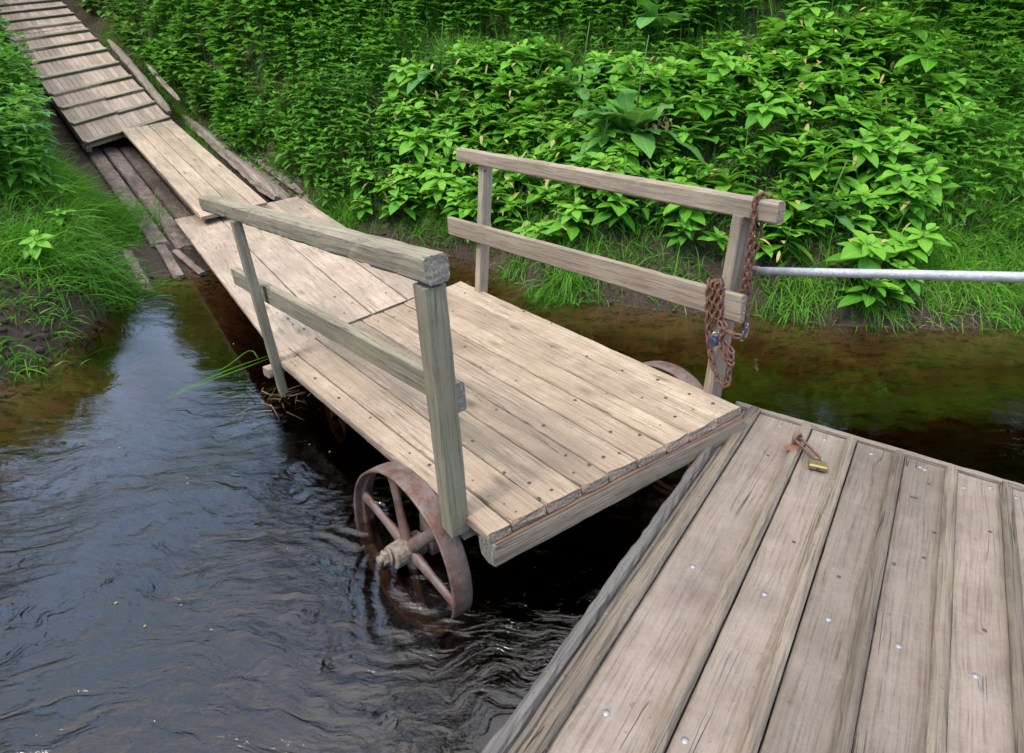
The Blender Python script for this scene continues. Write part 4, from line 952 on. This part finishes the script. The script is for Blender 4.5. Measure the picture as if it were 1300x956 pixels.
# docks: rosettes of long wavy leaves
def dock_plant(px, n, L0, label, seed):
    r = np.random.default_rng(seed); P_ = foot(px); root = empty('dock_plant', P_, label, 'plant')
    a = r.uniform(0, 2*pi, n); P_ = P_+A3(0, -.05, .12); e = r.uniform(.45, 1.2, n); Dv = np.stack([np.cos(a)*np.cos(e), np.sin(a)*np.cos(e), np.sin(e)], -1); Dv[:, 1] -= .25
    L_ = r.uniform(.6, 1.1, n)*L0; B = np.tile(P_, (n, 1))+r.normal(0, .03, (n, 3))*[1, 1, 0]
    V, Q_, T_, U_ = leaves(DOCK, B, Dv, np.tile(Zup, (n, 1)), L_, L_*r.uniform(.28, .38, n), r.uniform(.35, .75, n), r.uniform(.2, 1, n), fold=.12, curl=r.uniform(1.5, 2.5, n))
    raw_mesh('leaves', V, Q_, dock_m, T_, U_, True, root)
    s_ = MB(); s_.tube([P_, P_+A3(.02, -.03, L0*.5), P_+A3(.05, -.06, L0*.95)], [.012, .009, .005], 7); s_.build('stem', [stem_m], root)
dock_plant((800, 190), 15, .95, 'largest dock plant with long wavy leaves rising above the middle of the far top rail', 1)
dock_plant((758, 232), 9, .62, 'broad dock plant with mottled leaves touching the far top rail', 2)
dock_plant((735, 135), 10, .80, 'arching dock plant in the upper middle of the bank', 3)
dock_plant((835, 60), 9, .95, 'big leaved dock plant high on the bank at the top edge', 4)
dock_plant((1040, 290), 8, .50, 'dock plant with lobed leaves at the foot of the whorled plants right of the post', 5)
dock_plant((560, 110), 11, .68, 'pale green dock plant at the upper left corner of the light green patch', 6)
# brown seed heads
for px, lab, n_ in (((768, 262), 'drooping brown dead seed head below the far top rail', 60), ((730, 175), 'brown withered leaf bunch left of the largest dock', 40), ((835, 190), 'small brown seed spike right of the largest dock', 30)):
    P_ = foot(px); B = P_+np.array([0, -.1, .25])+rng.normal(0, 1, (n_, 3))*[.035, .03, .11]
    o = mk('dead_seed_head', [leaves(LEAF, B, rand_dirs(n_, -1.2, .2), np.tile(Zup, (n_, 1)), rng.uniform(.03, .07, n_), rng.uniform(.015, .03, n_), rng.uniform(.1, .6, n_), rng.uniform(.2, .9, n_))], dead_m); tag(o, lab, 'seed head')

# left bank: nettles and grass leaning over
def c_l(x, y, z, sd, dc, side, px, py): return (~right_land(x, y)) & (sd > .55) & (((side > 0) & (dc > .95)) | (dc > 2.2)) & (side > 0) & (px < 230) & (py < 330) & ~((px > 62) & (py > 185)) & ~(py > 262)
Pl, px, py, sd = scatter(9000, (-11, -2.6), (2.2, 13.5), c_l)
nearl = Pl[:, 1] < 8
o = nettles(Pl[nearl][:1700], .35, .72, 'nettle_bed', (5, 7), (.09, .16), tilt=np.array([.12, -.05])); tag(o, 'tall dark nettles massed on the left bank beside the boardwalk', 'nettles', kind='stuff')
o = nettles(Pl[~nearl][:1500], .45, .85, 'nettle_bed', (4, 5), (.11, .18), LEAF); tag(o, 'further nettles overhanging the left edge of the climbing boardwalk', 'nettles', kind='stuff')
print('left', len(Pl), nearl.sum())
def c_lg(x, y, z, sd, dc, side, px, py):
    return (~right_land(x, y)) & (sd > .40+.3*vnoise(x*3, y*3, 2)) & (side > 0) & (dc > .95) & (px < 260) & (py < 480) & (rng.random(len(x)) < .2+1.1*vnoise(x*2.2, y*2.2, 41))
Pq, px, py, sd = scatter(60000, (-9, -2.6), (2.4, 12), c_lg)
o = mk('bank_grass', [grass(Pq, (.14, .36), (.007, .013), (.5, 1.4), 'g', drift=A3(.25, -.1, 0), droop=(.2, .8))], grass_m, False); tag(o, 'bright grass growing among the nettles of the left bank', 'grass', kind='stuff')
tuft((98, 262), .22, 2300, (.30, .52), 'grass_clump', 'large lush grass clump arching towards the slipway on the left bank', toward=A3(.35, -.2, 0), drop=(.15, .75), w2=.35)
tuft((100, 312), .20, 900, (.28, .55), 'grass_clump', 'lower grass clump drooping over the mud of the left bank', toward=A3(.4, -.35, 0), drop=(.3, .9), w2=.22)
tuft((138, 300), .10, 500, (.2, .36), 'grass_clump', 'narrow grass clump touching the left side of the old slipway', toward=A3(.5, -.5, 0), drop=(.5, 1.1), w2=.3)
tuft((35, 322), .20, 900, (.2, .42), 'grass_clump', 'bright grass clump over the top of the muddy face at the left edge', toward=A3(.25, -.25, 0), drop=(.15, .7), w2=.2)
tuft((118, 355), .10, 320, (.16, .34), 'grass_clump', 'grass clump low at the water side of the left bank', toward=A3(.3, -.3, 0), drop=(.2, .8), w2=.16)
tuft((60, 385), .14, 110, (.14, .30), 'grass_tuft', 'loose grass on the muddy face left of the stream', toward=A3(.25, -.3, 0), drop=(.2, .8))
tuft((30, 458), .14, 130, (.12, .28), 'grass_tuft', 'sparse bright grass tuft low on the mud at the left picture edge', toward=A3(.3, -.5, 0), drop=(.4, 1.))
tuft((15, 395), .2, 90, (.1, .25), 'grass_tuft', 'thin grass blades on the bare mud face of the left bank', toward=A3(.3, -.4, 0), drop=(.4, 1.))
tuft((90, 415), .16, 80, (.1, .2), 'grass_tuft', 'scattered short blades on the wet mud beside the stream', toward=A3(.3, -.4, 0), drop=(.4, 1.))
for px, sc, v, lab in (((60, 335), .7, 8, 'small whorled plant hanging over the mud of the left bank'), ((85, 290), .6, 2, 'light green whorled plant in front of the left nettles'), ((75, 262), .55, 5, 'young pale whorled plant just above the other two on the left bank')):
    whorl_plant(foot(px), sc, lab, None, v)
# grass strip between boardwalk and logs, debris
def c_s(x, y, z, sd, dc, side, px, py): return (side < 0) & (dc > .85) & (dc < 1.6) & (y > 8.6) & (rng.random(len(x)) < .25+vnoise(x*3, y*3, 15))
Ps, px, py, sd = scatter(26000, (-14, -3.5), (7, 18), c_s)
o = mk('verge_grass', [grass(Ps, (.08, .22), (.008, .014), (.4, 1.4), 'g')], grass_m, False); tag(o, 'grass verge along the right side of the climbing boardwalk', 'grass', kind='stuff')

# reed blades trailing on the water beside the cart
def floating(pxs, label, n, mat, wd, name='reed_blades', jit=.03, cat='reeds'):
    parts = []
    for k in range(n):
        P_ = [at(p, WL+.008)+A3(rng.normal(0, jit), rng.normal(0, jit), 0) for p in pxs]; V = []; N_ = 30
        for _ in range(3): P_ = [P_[0]]+[q for a_, b_ in zip(P_[:-1], P_[1:]) for q in (a_*.75+b_*.25, a_*.25+b_*.75)]+[P_[-1]]
        for i in range(N_+1):
            t = i/N_*(len(P_)-1); j = min(int(t), len(P_)-2); u = t-j; p = P_[j]*(1-u)+P_[j+1]*u; d = unit(P_[j+1]-P_[j]); s_ = np.cross(d, Zup)*wd*.5*sin(pi*min(.98, max(.06, i/N_)))
            V += [p-s_, p+s_+Zup*.002]
        V = np.array(V); Q_ = np.array([(2*i, 2*i+1, 2*i+3, 2*i+2) for i in range(N_)]); parts.append((V, Q_, np.full(len(V), rng.uniform(.3, .95)), np.zeros((len(V), 2))))
    return tag(mk(name, parts, mat, False), label, cat)
floating([(347, 452), (300, 470), (255, 488), (212, 503)], 'thin green reed blades trailing on the stream from the rear post', 2, grass_m, .005)
floating([(335, 458), (312, 440), (290, 470), (262, 473)], 'short green reed blades floating next to the rear post', 1, grass_m, .006)
B = at((352, 505), WL+.015); n_ = 60
o = mk('drift_debris', [leaves(BLADE, B+rng.normal(0, 1, (n_, 3))*[.16, .09, .006], rand_dirs(n_, -.1, .25), rand_dirs(n_, .4, 1.2), rng.uniform(.06, .22, n_), rng.uniform(.003, .006, n_), rng.uniform(0, .2, n_), rng.uniform(0, 1, n_), fold=0)], dead_m, False); tag(o, 'tangle of straw caught at the rear wheel beside the near railing', 'debris')

# trees standing beyond the top of the banks: the dark stream mirrors them
crown_m = leafmat('tree_leaf', [(0, (.018, .06, .012)), (.5, (.04, .12, .02)), (1, (.08, .19, .035))], .25, .5, vein=False)
bark_m = simple('bark', (.10, .08, .06), .9, 0, 30, .6)
def tree(x, y, H_, R_, seed, label, group=None, zc_=.62, shrub=False):
    r = np.random.default_rng(seed); z = float(ground(np.array([x]), np.array([y]))[0]); P_ = A3(x, y, z)
    root = empty('shrub' if shrub else 'leafy_tree', P_, label, 'shrub' if shrub else 'tree', group)
    s_ = MB(); top = P_+A3(r.normal(0, .3), r.normal(0, .3), H_*.8); s_.tube([P_-A3(0, 0, .2), P_+(top-P_)*.35+A3(.1, 0, 0), P_+(top-P_)*.7, top], [.05*R_+.05, .04*R_+.04, .02*R_+.03, .02], 9)
    cl = []
    for k in range(16):
        a = r.uniform(0, 6.28); q = r.uniform(.25 if shrub else .4, .95); c = P_+(top-P_)*q+A3(cos(a), sin(a), .25)*R_*r.uniform(.45, .95)*(1.1-abs(q-.55)); cl.append(c)
        s_.tube([P_+(top-P_)*q*.8, (P_+(top-P_)*q*.8+c)/2+A3(0, 0, .1), c], [.03*R_*.6+.01, .02, .008], 5)
    s_.build('trunk', [bark_m], root)
    n = 3600; ci = r.integers(0, 16, n); v = r.normal(0, 1, (n, 3)); v /= np.linalg.norm(v, axis=1, keepdims=True); B = np.array(cl)[ci]+v*(r.uniform(.2, 1, n)**.5)[:, None]*R_*.42*r.uniform(.7, 1.2, 16)[ci][:, None]
    V, Q_, T_, U_ = leaves(LEAF, B, rand_dirs(n, -.7, .6), np.tile(Zup, (n, 1)), r.uniform(.16, .34, n), r.uniform(.10, .2, n), r.uniform(.1, .5, n), r.uniform(0, 1, n)*.6+.4*r.uniform(0, 1, 16)[ci])
    raw_mesh('crown', V, Q_, crown_m, T_, U_, False, root)
for i, (x, y, H_, R_) in enumerate([(1.5, 14.5, 5.5, 2.4), (4.4, 12.8, 6.6, 2.7), (7.8, 12.2, 8, 3.2), (11.2, 11.4, 8, 3.2), (13.8, 14., 6, 2.8), (17, 12.5, 6, 2.8), (-1.6, 16.5, 4.6, 2.)]):
    tree(x, y, H_, R_, 50+i, 'leafy tree on the plateau beyond the far bank, outside the picture', 'trees beyond the far bank')
for i, (x, y, H_, R_) in enumerate([(-14.2, 15.5, 5.5, 2.3), (-12.6, 11.6, 4.8, 2.), (-9.6, 7.2, 3.6, 1.8), (-8.4, 4.6, 3.4, 1.6)]):
    tree(x, y, H_, R_, 70+i, 'bushy shrub on top of the left bank, outside the picture', 'shrubs on the left bank', shrub=True)

for i, (x, y, H_, R_) in enumerate([(3.6, 11.8, 3.4, 1.9), (6.2, 11.4, 3.6, 2.1), (8.8, 11.2, 3.8, 2.2), (11.6, 10.8, 4., 2.3)]):
    tree(x, y, H_, R_, 90+i, 'bushy shrub high on the far bank in front of the trees, outside the picture', 'shrubs high on the far bank', shrub=True)

# clods and pebbles on the mud edges, flecks drifting on the stream
def clods(n, xr, yr, cond, size, name, label, mat):
    P_, px, py, sd = scatter(n, xr, yr, cond); b = MB(); r = random.Random(5)
    for p in P_:
        R_ = r.uniform(*size); base = len(b.v); rows = 4; k = 7; f = (r.uniform(.8, 1.4), r.uniform(.8, 1.2), r.uniform(.5, .8))
        for i in range(rows+1):
            for j in range(k):
                th_, a = pi*(i+.15)/(rows+.3), 2*pi*j/k; q = R_*r.uniform(.8, 1.15); b.v.append(p+A3(sin(th_)*cos(a)*q*f[0], sin(th_)*sin(a)*q*f[1], cos(th_)*q*f[2]))
        for i in range(rows):
            for j in range(k): b.face((base+i*k+j, base+(i+1)*k+j, base+(i+1)*k+(j+1) % k, base+i*k+(j+1) % k), [(0, 0)]*4, 0, 0, True)
        b.face(tuple(base+j for j in range(k)), [(0, 0)]*k)
    tag(b.build(name, [mat]), label, 'clods', kind='stuff')
clods(1500, (-4.5, -2.5), (2.6, 5.6), lambda x, y, z, sd, dc, side, px, py: (sd > -.12) & (sd < .7), (.008, .035), 'mud_clods', 'wet mud clods and pebbles along the left water edge', ground_m)
clods(2600, (-2.8, 5.), (4.5, 7.8), lambda x, y, z, sd, dc, side, px, py: (side < 0) & (sd > -.12) & (sd < .4), (.008, .03), 'mud_clods', 'dark mud clods and pebbles along the foot of the far bank', ground_m)
n_ = 22; x = rng.uniform(-2.8, .2, n_); y = rng.uniform(1.3, 4.6, n_); k = shore_sd(x, y) < -.2; B = np.stack([x, y, np.full(n_, WL+.003)], -1)[k]; n_ = len(B)
tag(mk('drifting_flecks', [leaves(LEAF, B, rand_dirs(n_, -.02, .04), np.tile(Zup, (n_, 1)), rng.uniform(.006, .018, n_), rng.uniform(.004, .009, n_), np.zeros(n_), rng.uniform(.3, 1, n_), fold=.05)], with_m), 'tiny leaves and flecks drifting on the open stream', 'flecks', kind='stuff')
# ------------------------------------------------------------------ light
w = bpy.data.worlds.new("World"); S.world = w; w.use_nodes = True; nt = w.node_tree; nt.nodes.clear()
SUN_EL, SUN_AZ = radians(52), radians(215)       # direction to the sun, measured like atan2(y, x)
sky = nt.nodes.new('ShaderNodeTexSky'); sky.sky_type = 'NISHITA'; sky.sun_disc = False
sky.sun_elevation = SUN_EL; sky.sun_rotation = radians(90)-SUN_AZ; sky.air_density = 1.; sky.dust_density = 2.5; sky.ozone_density = 1.
bg = nd(nt, 'ShaderNodeBackground', {'Color': sky.outputs[0], 'Strength': .15})
cl = nd(nt, 'ShaderNodeTexNoise', {'Vector': nd(nt, 'ShaderNodeTexCoord').outputs['Generated'], 'Scale': 2.2, 'Detail': 6., 'Roughness': .55}).outputs[0]
el = nd(nt, 'ShaderNodeSeparateXYZ', {0: nd(nt, 'ShaderNodeTexCoord').outputs['Generated']}).outputs[2]
cc = ramp(nt, el, [(.62, (.52, .70, 1.)), (.95, (1.35, 1.27, 1.2))])     # bluish lower sky, bright thin cloud overhead
cb = nd(nt, 'ShaderNodeBackground', {'Color': cc, 'Strength': 2.65})
mx = nd(nt, 'ShaderNodeMixShader', {0: ramp(nt, cl, [(.38, .5), (.58, 1.)]), 1: bg.outputs[0], 2: cb.outputs[0]})
nd(nt, 'ShaderNodeOutputWorld', {0: mx.outputs[0]})
sl = bpy.data.lights.new('sun', 'SUN'); sl.energy = 2.6; sl.angle = radians(11); sl.color = (1., .91, .78)
so = bpy.data.objects.new('sun', sl); COL.objects.link(so)
sd_ = Vector((cos(SUN_EL)*cos(SUN_AZ), cos(SUN_EL)*sin(SUN_AZ), sin(SUN_EL))); so.rotation_euler = sd_.to_track_quat('Z', 'Y').to_euler()
vs = S.view_settings; vs.view_transform = 'Standard'; vs.look = 'None'; vs.exposure = 0.08; vs.gamma = 1; vs.use_curve_mapping = False
S.cycles.max_bounces = 8; S.cycles.transparent_max_bounces = 12; S.cycles.caustics_reflective = False; S.cycles.caustics_refractive = False
